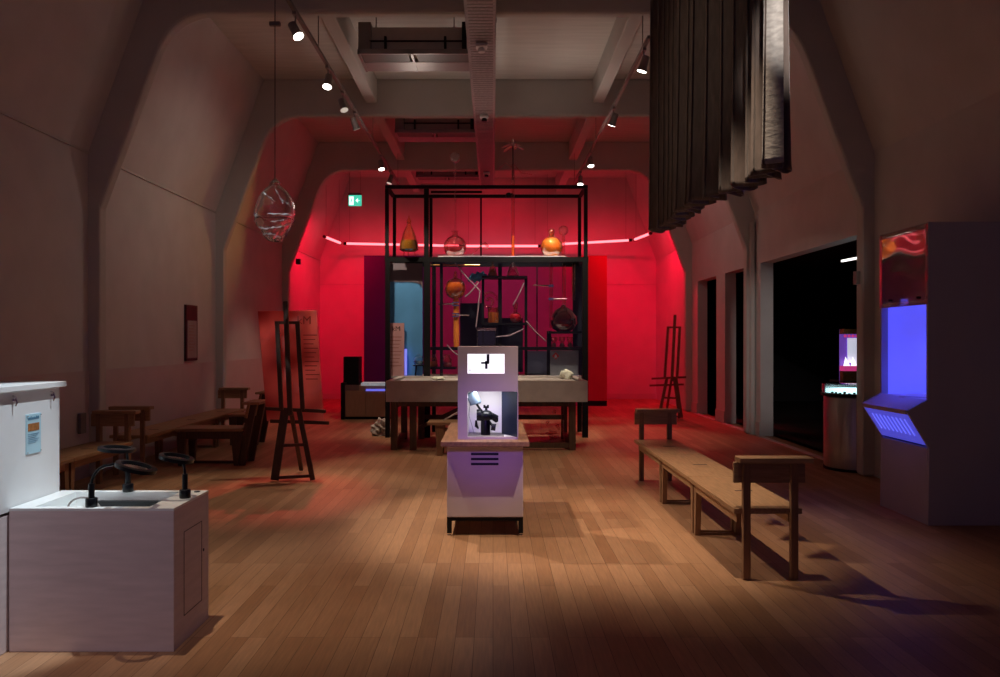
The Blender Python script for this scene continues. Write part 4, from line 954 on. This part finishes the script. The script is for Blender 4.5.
# little hook shaped glass beside the pole
x = X_(483, Yq)
bm = BM(); tube(bm, [(x-0.22, Yq, zU+0.022), (x-0.10, Yq, zU+0.12), (x-0.02, Yq, zU+0.21), (x+0.03, Yq, zU+0.23), (x+0.07, Yq, zU+0.19), (x+0.05, Yq, zU+0.14)], [0.008, 0.008, 0.012, 0.028, 0.026, 0.012], 10)
single('glass_hook', bm, 'glass_pink', 'small curved glass spout lying between the tall tube and column', 'glassware', smooth=True)

# hanging orange flask with long tube
Yo = 12.65; u = Yo/800
x = X_(455.5, Yo); zc = Z_(288.5, Yo)
o = thing('orange_globe_flask', 'orange globe flask over a long orange tube inside the frame', 'flask', (x, Yo, Z_(347, Yo)))
bm = BM(); lathe(bm, ball_prof(10.6*u, zc, -90, 78, 16) + [(0.03, zc+11.4*u), (0.035, zc+12.6*u), (0.012, zc+15*u), (0.025, zc+16*u), (0.003, zc+18*u)], (x, Yo, 0), 28, cap=False); part('glass_body', bm, 'glass_amber', o, smooth=True)
bm = BM(); lathe(bm, ball_prof(10.1*u, zc, -90, 35, 12) + [(0.001, zc+0.03)], (x, Yo, 0), 24, cap=False); part('liquid', bm, 'liq_orange', o, smooth=True)
bm = BM(); tube(bm, [(x+0.01, Yo, Z_(299, Yo)), (x+0.015, Yo, zs3)], 0.045, 14); part('tube', bm, 'liq_orange', o, smooth=True)
for i, (py, dx) in enumerate(((304, -0.27), (315, 0.22))):
    bm = BM(); z = Z_(py, Yo); tube(bm, [(x+dx, Yo-0.03, z-0.005), (x+0.02*(1 if dx > 0 else -1), Yo-0.06, z)], 0.012, 8); box(bm, x-0.05, x+0.06, Yo-0.075, Yo-0.05, z+0.01, z+0.03); box(bm, x-0.05, x+0.06, Yo-0.075, Yo-0.05, z-0.035, z-0.015); part('clamp', bm, 'chrome', o)
# blue glass piece
bm = BM(); bmesh.ops.create_icosphere(bm, subdivisions=3, radius=1, matrix=Matrix.Translation(P2(477.5, 277)) @ Matrix.Rotation(R(-12), 4, 'Y') @ Matrix.Diagonal((0.16, 0.05, 0.065, 1)))
for v in bm.verts: v.co += Vector((0, 0, 0.022*math.sin(v.co.x*70)+0.012*math.sin(v.co.x*140+v.co.z*60)))
tag(part('blue_glass_shell', bm, 'blue_glass', smooth=True), 'rippled blue glass shell hanging right of the orange globe flask', 'glassware')
# on the inner stand
cone_flask('conical_flask', 'small amber conical flask on the inner black stand', 492.5, 276, 0.075, 0.22, 'glass_amber', 'liq_amber', 0.5, base_z=zs1, stopper=0.04, nr=0.015)
cone_flask('conical_flask', 'clear conical flask on the inner black stand beside the amber one', 513, 276, 0.10, 0.24, 'glass_pink', 'liq_pink', 0.0, base_z=zs1, nr=0.02)
x = X_(493.5, GY)
o = thing('amber_beaker', 'amber filled beaker on the inner black stand under the glass swirl', 'beaker', (x, GY, zs2))
bm = BM(); lathe(bm, [(0.085, 0), (0.09, 0.02), (0.09, 0.24), (0.10, 0.25)], (x, GY, zs2), 24, cap=False); part('glass_body', bm, 'glass_amber', o, smooth=True)
bm = BM(); lathe(bm, [(0.083, 0.004), (0.086, 0.02), (0.086, 0.17)], (x, GY, zs2), 24); part('liquid', bm, 'liq_amber', o, smooth=True)
bm = BM(); c = P2(489, 301); pts = [(c.x + (0.13-0.006*i)*math.cos(i*0.55), GY-0.04+0.01*i, c.z + (0.16-0.008*i)*math.sin(i*0.55)) for i in range(17)]
tube(bm, pts, [0.014+0.001*i for i in range(17)], 10)
tag(part('glass_swirl', bm, 'glass_pink', smooth=True), 'swirling coil of pinkish glass above the amber beaker', 'glassware')
flask('round_flask', 'small round flask of bright red liquid on the inner black stand', 515.5, 323, 0.095, 0.03, 0.06, 'glass_pink', 'liq_red', 0.75, base_z=zs2)
# right shelf: dark vessel, tubes, pots
zc = Z_(316, GY); x = X_(563.5, GY)
o = thing('dark_glass_vessel', 'big dark purple domed glass vessel on the right shelf of the frame', 'vessel', (x, GY, zs4))
bm = BM(); lathe(bm, [(0.10, zs4), (0.17, zs4+0.04), (0.215, zs4+0.13), (0.20, zs4+0.24), (0.13, zs4+0.34), (0.05, zs4+0.385), (0.03, zs4+0.42)], (x, GY, 0), 28, cap=False); part('glass_body', bm, 'glass_dark', o, smooth=True)
bm = BM(); lathe(bm, [(0.16, zs4+0.035), (0.19, zs4+0.09), (0.001, zs4+0.12)], (x, GY, 0), 24); part('liquid', bm, 'liq_red', o, smooth=True)
for px, a, b_, lab in ((551, 263, 328, 'clear vertical glass tube left of the dark purple vessel'), (564, 263, 304, 'clear vertical glass tube above the dark purple vessel'), (573.5, 263, 300, 'short amber-brown vertical tube at the right of the display frame')):
    bm = BM(); tube(bm, [P2(px, b_, 12.9 if px < 560 else 12.7), P2(px, a, 12.9 if px < 560 else 12.7)], 0.028, 12, caps=False)
    single('glass_tube', bm, 'glass_amber' if px > 570 else 'glass_pink', lab, 'glass tube', 'vertical glass tubes', smooth=True)
for i, (px, lab) in enumerate(((554, 'tiny clear glass pot at the left of the row under dark vessel'), (562, 'tiny clear glass pot in the middle of the row under dark vessel'), (570, 'tiny clear glass pot at the right of the row under dark vessel'))):
    x = X_(px, GY); o = thing('glass_pot', lab, 'pot', (x, GY, zs3), 'small glass pots under the dark vessel')
    bm = BM(); lathe(bm, [(0.03, 0), (0.045, 0.03), (0.02, 0.07), (0.045, 0.10), (0.05, 0.16)], (x, GY, zs3), 16, cap=False); part('glass_body', bm, 'glass_pink', o, smooth=True)
    bm = BM(); lathe(bm, [(0.028, 0.002), (0.04, 0.03), (0.02, 0.06)], (x, GY, zs3), 14); part('liquid', bm, 'white', o, smooth=True)
# clamps on the tubes
for px, py, a, lab in ((551, 286, -18, 'chrome clamp arm gripping the left vertical tube, pointing left'), (551, 299, 16, 'chrome clamp arm reaching from left tube to middle tube')):
    bm = BM(); p = P2(px, py, 12.82); tube(bm, [p, P2(px+a, py-1 if a < 0 else py, 12.82)], [0.014, 0.007], 8); box(bm, p.x-0.04, p.x+0.04, 12.80, 12.84, p.z-0.02, p.z+0.02)
    single('clamp_arm', bm, 'chrome', lab, 'clamp', 'tube clamps')
# loose glass rods
for i, (a, b_, lab) in enumerate((((455, 263), (480, 291), 'long glass rod slanting down from the brass rod by the orange globe'), ((479, 282), (465, 297), 'short glass rod slanting between blue shell and orange tube'), ((480, 291), (476, 327), 'thin glass rod slanting down to the glass jar'), ((526, 321), (546, 341), 'thick glass rod slanting down right of inner stand'), ((496, 337), (524, 329), 'curved glass rod beneath the inner stand'), ((524, 283), (513, 305), 'glass rod slanting up from the small red flask'), ((447, 345), (458, 355), 'short glass rod behind the left corner of the tower'))):
    bm = BM(); y = 12.5 if i != 4 else 12.45; p, q = P2(*a, y), P2(*b_, y); mid = (p+q)/2 + Vector((0, 0, -0.02 if i != 4 else -0.04))
    tube(bm, [p, mid, q], 0.010, 8); single('glass_rod', bm, mat('rod_glass_%d' % i, (0.62, 0.48, 0.52), 0.15, trans=0.4), lab, 'glass rod', 'glass rods in the display frame', smooth=True)
# bottom row on the table
o = thing('warning_board', 'grey board with a red flammable diamond sign, right of the frame', 'board', (X_(563.5, 12.6), 12.6, 0.955))
b = part('board', box(BM(), X_(550.5, 12.6), X_(579, 12.6), 12.66, 12.68, 0.955, Z_(350.5, 12.6)), mat('grey_card', (0.28, 0.31, 0.34), 0.5, noise=0.05), o)
cx_, cz_ = X_(556, 12.6), Z_(356, 12.6); h = 0.058
bm = BM(); prism(bm, [(cx_-h, cz_), (cx_, cz_-h), (cx_+h, cz_), (cx_, cz_+h)], 'y', 12.655, 12.66); dsg = part('warning_sign', bm, 'safe_red', b)
bm = BM(); f = [(0, -0.5), (0.32, -0.35), (0.38, 0.0), (0.2, 0.25), (0.16, 0.05), (0.02, 0.6), (-0.12, 0.15), (-0.22, 0.3), (-0.36, -0.05), (-0.28, -0.38)]
prism(bm, [(cx_+a*0.055, cz_+b_*0.055) for a, b_ in f], 'y', 12.652, 12.655); part('flame_symbol', bm, 'white', dsg)
bm = BM(); prism(bm, [(cx_-0.03, cz_-0.034), (cx_+0.03, cz_-0.034), (cx_+0.026, cz_-0.028), (cx_-0.026, cz_-0.028)], 'y', 12.652, 12.655); part('base_line', bm, 'white', dsg)
def lump(name, px, pyb, rx, rz, m, lab, cat, Y, z, seed=1, ry=None, amp=0.15, sub=3):
    random.seed(seed); bm = BM(); bmesh.ops.create_icosphere(bm, subdivisions=sub, radius=1)
    ph = [random.uniform(0, 6) for _ in range(6)]
    for v in bm.verts:
        c = v.co.copy(); k_ = 1 + amp*(math.sin(5*c.x+ph[0])*math.sin(4*c.z+ph[1]) + 0.6*math.sin(9*c.y+ph[2]+3*c.x) + 0.4*math.sin(13*c.z+ph[3]+8*c.x))
        v.co = Vector((c.x*rx*k_, c.y*(ry or rx)*k_, max(c.z*k_, -0.6)*rz + 0.6*rz))
    bmesh.ops.translate(bm, verts=bm.verts, vec=(X_(px, Y), Y, z)); return single(name, bm, m, lab, cat, smooth=True)
lump('folded_cloth', 566.5, 377, 0.10, 0.085, 'cloth', 'pale yellow cloth heap in front of the grey warning board', 'cloth', 12.2, 0.926, 3)
lump('folded_cloth', 438.5, 378, 0.10, 0.03, 'cloth', 'small flat white cloth lying on the stone table, left of tower', 'cloth', 11.9, 0.926, 5)
for px, m_, lab in ((433, 'liq_amber', 'brown glass jar on the low shelf, left one of two'), (447, 'liq_pink', 'pinkish glass jar on the low shelf, right one of two')):
    x = X_(px, GY); o = thing('glass_jar', lab, 'jar', (x, GY, zs5), 'jars on the low left shelf')
    bm = BM(); lathe(bm, [(0.06, 0), (0.075, 0.02), (0.08, 0.12), (0.05, 0.17), (0.055, 0.20)], (x, GY, zs5), 20, cap=False); part('glass_body', bm, 'glass_pink', o, smooth=True)
    bm = BM(); lathe(bm, [(0.058, 0.004), (0.07, 0.02), (0.074, 0.09)], (x, GY, zs5), 20); part('liquid', bm, m_, o, smooth=True)
x = X_(418.5, 12.52); zz = 0.955
o = thing('tripod_flask', 'small blue-tinted round flask on black tripod before the blue sheet', 'flask', (x, 12.53, zz))
bm = BM(); lathe(bm, ball_prof(0.085, zz+0.24, -90, 75, 12) + [(0.02, zz+0.34)], (x, 12.53, 0), 22, cap=False); part('glass_body', bm, 'glass', o, smooth=True)
bm = BM(); lathe(bm, ball_prof(0.080, zz+0.24, -90, -5, 8), (x, 12.53, 0), 22); part('liquid', bm, 'blue_glass', o, smooth=True)
for a in (10, 130, 250):
    bm = BM(); tube(bm, [(x+0.07*math.cos(R(a)), 12.53+0.07*math.sin(R(a)), zz+0.16), (x+0.1*math.cos(R(a)), 12.53+0.1*math.sin(R(a)), zz)], 0.008, 6); part('leg', bm, 'black_plastic', o)
bm = BM(); lathe(bm, [(0.08, zz+0.155), (0.09, zz+0.155), (0.09, zz+0.168), (0.08, zz+0.168)], (x, 12.53, 0), 22, cap=False); part('ring', bm, 'black_plastic', o)
# glass clutter under the table at the right
o = thing('glass_crate', 'clear glass crate of odd pieces on the floor under the table', 'crate', ((0.70+1.03)/2, 11.72, 0))
gx0, gx1 = X_(541, 11.7), 1.03
part('box', box(BM(), gx0, gx1, 11.6, 11.85, 0.0, 0.60), 'pane', o)
random.seed(3); bm = BM()
for k_ in range(7):
    p = Vector((random.uniform(gx0+0.06, gx1-0.06), 11.72, random.uniform(0.06, 0.5))); q = p + Vector((random.uniform(-0.12, 0.12), 0, random.uniform(-0.1, 0.1)))
    q.x = min(max(q.x, gx0+0.05), gx1-0.05); q.z = max(q.z, 0.05)
    tube(bm, [p, q], [0.03, 0.015], 10)
part('glass_pieces', bm, 'glass_pink', o, smooth=True)
for xx, zz2 in ((0.6, 2.2), (-0.3, 2.2)):
    light('glassware_fill', 'SPOT', (xx, 11.7, 4.4), 270, (1.0, 0.85, 0.75), (xx, 12.8, 2.3), angle=52, blend=1, radius=0.02)  # unseen spots added before the cage to brighten the glassware

# ------------------------------------------------------------------ counter at the left of the frame
YC = 15.3
o = thing('display_counter', 'tan two-door display counter with black end board, left of the frame', 'counter', (-2.4, YC+0.3, 0))
cx0, cx1 = X_(345, YC), X_(390, YC)
part('body', box(BM(), cx0, cx1, YC+0.02, YC+0.6, 0.05, 0.64), 'cab_wood', o)
part('plinth_base', box(BM(), cx0, cx1, YC+0.04, YC+0.6, 0, 0.05), 'black', o)
xm = X_(365.5, YC)
for a, b_ in ((cx0+0.004, xm-0.004), (xm+0.004, cx1-0.004)):
    part('door', box(BM(), a, b_, YC, YC+0.018, 0.06, Z_(390.5, YC)-0.01), 'cab_wood', o, bevel=0.003)
part('top_band', box(BM(), cx0, X_(359, YC), YC, YC+0.018, Z_(390.5, YC), 0.66), 'grey', o)
part('lit_case', box(BM(), X_(361, YC), cx1, YC, YC+0.35, 0.645, 0.70), mat('lit_glass_case', (0.5, 0.55, 0.6), 0.3, emit=(0.5, 0.55, 0.6), es=0.35, noise=0.6, nscale=9), o)
part('blue_edge', box(BM(), X_(366, YC), cx1, YC-0.012, YC, Z_(391, YC), Z_(389, YC)), 'slot_light', o)
part('end_board', box(BM(), X_(341, YC), X_(344.8, YC), YC-0.02, YC+0.6, 0, 0.70), 'black', o)
part('end_board', box(BM(), X_(341, YC), X_(356.5, YC), YC+0.25, YC+0.62, 0.642, Z_(357, YC)), 'black', o)
# lumpy shell-like glass on the floor
lump('crumpled_glass_lump', 382, 437, 0.16, 0.16, 'moss', 'crumpled pale glass lump on the floor beside the frame post', 'sculpture', 12.75, 0.0, 8, amp=0.28, sub=4)

# ------------------------------------------------------------------ red light tubes
def ltube(a, b_, lab):
    p, q = Vector(a), Vector(b_); c = (p+q)/2
    o = thing('red_light_tube', lab, 'light tube', tuple(c), 'red light tubes')
    d = (q-p).normalized()
    bm = BM(); tube(bm, [p+d*0.08, q-d*0.08], 0.030, 10); part('tube', bm, 'tube', o)
    bm = BM(); tube(bm, [p, p+d*0.08], 0.036, 10); part('end_cap', bm, 'black_plastic', o)
    bm = BM(); tube(bm, [q-d*0.08, q], 0.036, 10); part('end_cap', bm, 'black_plastic', o)
    bm = BM()
    for t in (p+d*0.15, q-d*0.15): tube(bm, [t, (t.x, t.y, ZC)], 0.004, 5)
    part('hanging_wire', bm, 'grey', o)
ZL = 3.93
ltube((X_(324, 18.6), 18.6, ZL), (X_(341, 19.9), 19.9, ZL), 'short red light tube at the far left corner')
ltube((X_(343.5, 20.1), 20.1, ZL+0.02), (X_(462, 20.3), 20.3, ZL-0.02), 'long red light tube on the back wall, left of centre')
ltube((X_(462.5, 20.3), 20.3, ZL-0.02), (X_(541, 20.3), 20.3, ZL-0.02), 'red light tube at the middle of the back wall behind the frame')
ltube((X_(541.5, 20.3), 20.3, ZL-0.0), (X_(632, 19.9), 19.9, ZL+0.08), 'long red light tube on the back wall, right of centre')
ltube((X_(634, 19.6), 19.6, ZL+0.05), (X_(651, 18.4), 18.4, ZL+0.05), 'short red light tube at the far right corner below curtain')

# exit sign
Ys = 18.0; sx, sz = X_(355, Ys), Z_(200.5, Ys)
o = thing('exit_sign', 'small green hanging emergency exit sign in front of red wall', 'sign', (sx, Ys, sz-0.13))
part('backing', box(BM(), sx-0.145, sx+0.145, Ys, Ys+0.03, sz-0.12, sz+0.12), 'exit_green', o)
part('top_bar', box(BM(), sx-0.15, sx+0.15, Ys-0.005, Ys+0.035, sz+0.12, sz+0.17), 'grey', o)
part('door_symbol', box(BM(), sx-0.13, sx-0.03, Ys-0.004, Ys, sz-0.10, sz+0.09), 'exit_white', o)
bm = BM(); y = Ys-0.008
tube(bm, [(sx-0.075, y, sz+0.05), (sx-0.07, y, sz+0.049)], 0.015, 10); bar(bm, (sx-0.08, y, sz+0.03), (sx-0.085, y, sz-0.03), 0.022, 0.004); bar(bm, (sx-0.085, y, sz-0.03), (sx-0.05, y, sz-0.08), 0.014, 0.004); bar(bm, (sx-0.085, y, sz-0.03), (sx-0.12, y, sz-0.07), 0.014, 0.004); bar(bm, (sx-0.08, y, sz+0.02), (sx-0.045, y, sz), 0.012, 0.004)
part('running_figure', bm, 'exit_green', o)
bm = BM(); bar(bm, (sx+0.11, y+0.004, sz), (sx+0.03, y+0.004, sz), 0.022, 0.004); prism(bm, [(sx+0.012, sz), (sx+0.065, sz+0.05), (sx+0.065, sz-0.05)], 'y', y, y+0.008); part('arrow', bm, 'exit_white', o)
bm = BM()
for dx in (-0.12, 0.12): tube(bm, [(sx+dx, Ys+0.015, sz+0.17), (sx+dx, Ys+0.015, ZC)], 0.004, 6)
part('hanging_wire', bm, 'grey', o)

# wall poster left
o = thing('wall_poster', 'narrow dark red framed poster with pale lower sheet on left wall', 'poster', (XL+0.012, 11.82, 1.22))
part('frame', box(BM(), XL+0.0, XL+0.035, 11.6, 12.04, 1.21, 2.03), 'frame_red', o, bevel=0.003)
sh = part('sheet', box(BM(), XL+0.035, XL+0.037, 11.64, 12.0, 1.25, 1.80), 'paper', o)
bm = BM()
for k_ in range(9): box(bm, XL+0.037, XL+0.038, 11.70, 11.92-(k_ % 3)*0.03, 1.72-k_*0.045, 1.728-k_*0.045)
part('text_lines', bm, 'ink_faint', sh)
# sockets and small devices
Yw = 9.0
bm = BM(); box(bm, XL+0.012, XL+0.05, 8.6, 8.72, 0.50, 0.72); single('wall_socket', bm, 'grey', 'small grey box on the left wall above the near wall bench', 'socket', bevel=0.005)
bm = BM(); box(bm, 4.045, 4.088, 8.90, 8.99, Z_(284, 8.9), Z_(271, 8.9)); single('wall_sensor', bm, 'grey', 'small square device on the right pier beside the kiosk', 'sensor', bevel=0.005)
bm = BM(); box(bm, XL+0.16, XL+0.26, 17.50, 17.6, 3.18, 3.30); single('wall_speaker', bm, 'black_plastic', 'small dark speaker high on the red-lit left wall', 'speaker', bevel=0.01)

# ------------------------------------------------------------------ kiosk on the right
KX = 3.535; KY0, KY1 = 6.5, 7.31; KZ = 2.47; KR = 4.20
o = thing('display_kiosk', 'tall grey kiosk with glowing blue niche and sloping shelf, right edge', 'kiosk', (3.87, 6.9, 0))
NZ0, NZ1 = 1.025, 1.80; NX, NZn, BZ = 3.364, 0.93, 0.627
t = 0.03
prof_low = [(KX, 0), (KR, 0), (KR, KZ), (KX, KZ), (KX, NZ1), (KX+0.45, NZ1), (KX+0.45, NZ0-0.02)]
def side(y0, y1, nm):
    bm = BM(); prism(bm, [(KX, 0), (KR, 0), (KR, KZ), (KX, KZ), (KX, NZ0), (NX, NZn), (KX+0.01, BZ)], 'y', y0, y1); part(nm, bm, 'kiosk', o, bevel=0.003)
side(KY0, KY0+t, 'side_panel'); side(KY1-t, KY1, 'side_panel')
part('lower_front', box(BM(), KX+0.005, KX+0.03, KY0+t, KY1-t, 0, BZ), 'kiosk', o)
part('upper_front', box(BM(), KX+0.012, KX+0.03, KY0+t, KY1-t, NZ1, KZ), 'kiosk', o)
part('back_panel', box(BM(), KR-0.02, KR, KY0+t, KY1-t, 0, KZ), 'kiosk', o)
part('roof', box(BM(), KX+0.03, KR-0.02, KY0+t, KY1-t, KZ-0.03, KZ-0.003), 'kiosk', o)
# niche: curved back, floor, top
bm = BM(); n = 14; pr = []
for i in range(n+1):
    a = math.pi*i/n; pr.append((KX+0.06 + 0.30*math.sin(a), KY0+t+0.001 + (KY1-KY0-2*t-0.002)*(1-math.cos(a))/2))
lo = [bm.verts.new((x, y, NZ0-0.03)) for x, y in pr]; hi = [bm.verts.new((x, y, NZ1+0.08)) for x, y in pr]
for i in range(n): bm.faces.new([lo[i], lo[i+1], hi[i+1], hi[i]])
part('niche_back', bm, 'niche_glow', o, smooth=True)
part('niche_ceiling', box(BM(), KX+0.031, KR-0.1, KY0+t, KY1-t, NZ1+0.08, NZ1+0.10), 'kiosk_in', o)
nl = light('niche_blue_lamp', 'AREA', (KX+0.22, (KY0+KY1)/2, NZ1+0.06), 2.6, (0.085, 0.10, 1.0), (KX+0.2, (KY0+KY1)/2, 0), size=0.12, size_y=0.5, parent=o); nl.data.spread = R(80)
# sloping perforated shelf, slots below
bm = BM(); prism(bm, [(NX, NZn), (NX+0.006, NZn-0.014), (KX+0.38, NZ0-0.03), (KX+0.38, NZ0-0.01), (KX, NZ0-0.004)], 'y', KY0+t, KY1-t); sf = part('sloping_shelf', bm, 'perf', o)
bm = BM(); sl = Vector((KX-NX, 0, NZ0-0.004-NZn)); sl.normalize(); nn = Vector((-sl.z, 0, sl.x))
for i in range(4):
    for j in range(11):
        c = Vector((NX+0.03, KY0+0.09+j*0.063, NZn)) + sl*(i*0.042) + nn*0.0
        tube(bm, [c, c+nn*0.0035], 0.013, 8)
part('holes', bm, 'hole', sf)
bm = BM(); lathe(bm, [(0.16, 0.0), (0.15, 0.015), (0.08, 0.03), (0.001, 0.034)], (KX+0.14, (KY0+KY1)/2, NZ0-0.012), 28); part('dish', bm, 'perf', sf, smooth=True)
bm = BM(); pp = [(NX+0.012, NZn-0.03), (KX+0.004, BZ+0.02), (KX+0.03, BZ+0.02), (NX+0.04, NZn-0.03)]
prism(bm, pp, 'y', KY0+t, KY1-t); bp_ = part('slot_panel', bm, 'blue_tile', o)
bm = BM(); d = Vector((pp[1][0]-pp[0][0], 0, pp[1][1]-pp[0][1])); nn2 = Vector((d.z, 0, -d.x)).normalized()
if nn2.x > 0: nn2 = -nn2
for j in range(9):
    y = KY0+0.12+j*0.07; p = Vector((pp[0][0], y, pp[0][1])) + d*0.18; q = Vector((pp[0][0], y+0.0, pp[0][1])) + d*0.72
    bar(bm, p+nn2*0.002, q+nn2*0.002, 0.012, 0.006, (0,1,0))
part('slots', bm, 'slot_light', bp_)
bm = BM(); part('front_lip', prism(bm, [(NX-0.002, NZn+0.004), (NX-0.002, NZn-0.03), (NX+0.03, NZn-0.03), (NX+0.03, NZn)], 'y', KY0+t, KY1-t), 'perf', o)
# clear header sheet with a wavy surface
bm = BM(); nz_, ny_ = 14, 20; grid = []
for i in range(nz_+1):
    z = NZ1+0.0 + (KZ-NZ1-0.01)*i/nz_
    grid.append([bm.verts.new((KX-0.004 + 0.0012*math.sin(z*30+1.2*math.sin(j*0.4)), KY0+0.005+(KY1-KY0-0.01)*j/ny_, z)) for j in range(ny_+1)])
for i in range(nz_):
    for j in range(ny_): bm.faces.new([grid[i][j], grid[i][j+1], grid[i+1][j+1], grid[i+1][j]])
hs = part('header_sheet', bm, 'acrylic', o, smooth=True); md = hs.modifiers.new('t', 'SOLIDIFY'); md.thickness = 0.004
bm = BM()
for y in (KY0+0.14, KY1-0.2): tube(bm, [(KX-0.02, y, NZ1+0.06), (KX+0.012, y, NZ1+0.06)], 0.010, 10)
part('screws', bm, 'black_plastic', o)
light('kiosk_red_spot', 'SPOT', (2.3, 7.5, 4.4), 12, RED, (3.5, 6.95, 2.38), angle=9, blend=0.8, radius=0.02)

# ------------------------------------------------------------------ drum bin with glowing case, toy theatre
dx, dy = 4.25, 9.40; dr_ = 0.34; dz = Z_(397, 9.15)
o = thing('steel_drum', 'round brushed steel drum stand in the doorway behind the kiosk', 'drum stand', (dx, dy, 0))
bm = BM(); lathe(bm, [(dr_-0.01, 0), (dr_-0.01, 0.04), (dr_, 0.04), (dr_, dz-0.02), (dr_-0.01, dz)], (dx, dy, 0), 48); part('drum_body', bm, 'steel', o, smooth=True)
bm = BM(); lathe(bm, [(dr_+0.004, 0.0), (dr_+0.004, 0.03), (dr_-0.02, 0.03)], (dx, dy, 0), 40, cap=False); part('base_ring', bm, 'black', o)
o = thing('glowing_case', 'flat glass case glowing cyan on top of the steel drum', 'display case', (dx, dy, dz))
bm = BM(); lathe(bm, [(dr_+0.03, 0), (dr_+0.035, 0.03), (dr_+0.03, 0.035)], (dx, dy, dz), 40); part('case_base', bm, 'black', o, smooth=True)
bm = BM(); lathe(bm, [(dr_-0.02, 0.036), (dr_-0.02, 0.075)], (dx, dy, dz), 40); part('lit_layer', bm, 'cyan_glow', o, smooth=True)
bm = BM(); lathe(bm, [(dr_+0.02, 0.036), (dr_+0.02, 0.14), (dr_, 0.145), (0.001, 0.145)], (dx, dy, dz), 40, cap=False); part('glass_cover', bm, 'glass', o, smooth=True)
random.seed(9); bm = BM()
for k_ in range(12):
    a = R(200+k_*9); rr = dr_-0.01; box(bm, dx+rr*math.cos(a)-0.012, dx+rr*math.cos(a)+0.012, dy+rr*math.sin(a)-0.01, dy+rr*math.sin(a)+0.01, dz+0.036, dz+0.045+random.random()*0.018)
part('small_figures', bm, 'black_plastic', o)
Yt = 10.6
o = thing('toy_theatre', 'lit toy theatre with gold trim and magenta stage in the dark doorway', 'toy theatre', (X_(853, Yt), Yt, 0))
tx = (X_(843.5, Yt), X_(866, Yt)); z1, z0 = Z_(329, Yt), Z_(381, Yt)
part('plinth', box(BM(), tx[0]-0.02, tx[1]+0.15, Yt+0.01, Yt+0.4, 0, z0), 'black_room', o)
part('backdrop', box(BM(), tx[0], tx[1], Yt+0.12, Yt+0.13, z0, z1), 'pic_purple', o)
part('picture', box(BM(), X_(851, Yt), tx[1], Yt+0.10, Yt+0.11, Z_(363, Yt), Z_(338, Yt)), 'pic_white', o)
part('top_trim', box(BM(), tx[0], tx[1], Yt, Yt+0.13, Z_(334, Yt), z1), 'gold', o)
bm = BM()
for k_ in range(6):
    xx = tx[0]+0.01+k_*0.052; tube(bm, [(xx+0.015, Yt, Z_(336, Yt)), (xx+0.015, Yt+0.01, Z_(336, Yt))], 0.02, 10)
part('scalloped_pelmet', bm, 'pic_pink', o)
part('stage', box(BM(), tx[0], tx[1], Yt, Yt+0.12, Z_(371, Yt), Z_(366, Yt)), 'pic_pink', o)
part('stage_front', box(BM(), tx[0], tx[1], Yt+0.005, Yt+0.12, z0, Z_(371.2, Yt)), 'gold', o)
bm = BM()
for px in (848, 855.5): prism(bm, [(X_(px-3, Yt), Z_(366, Yt)), (X_(px+3.5, Yt), Z_(366, Yt)), (X_(px-1, Yt), Z_(357, Yt))], 'y', Yt+0.04, Yt+0.05)
part('paper_figures', bm, 'screen_white', o)
bm = BM(); yy = 12.2; bar(bm, (X_(842, yy), yy, Z_(261, yy)), (X_(868, yy-0.8), yy-0.8, Z_(256, yy-0.8)), 0.03, 0.03); single('ceiling_strip_light', bm, 'strip_glow', 'white strip light on the ceiling of the dark side room', 'strip light')
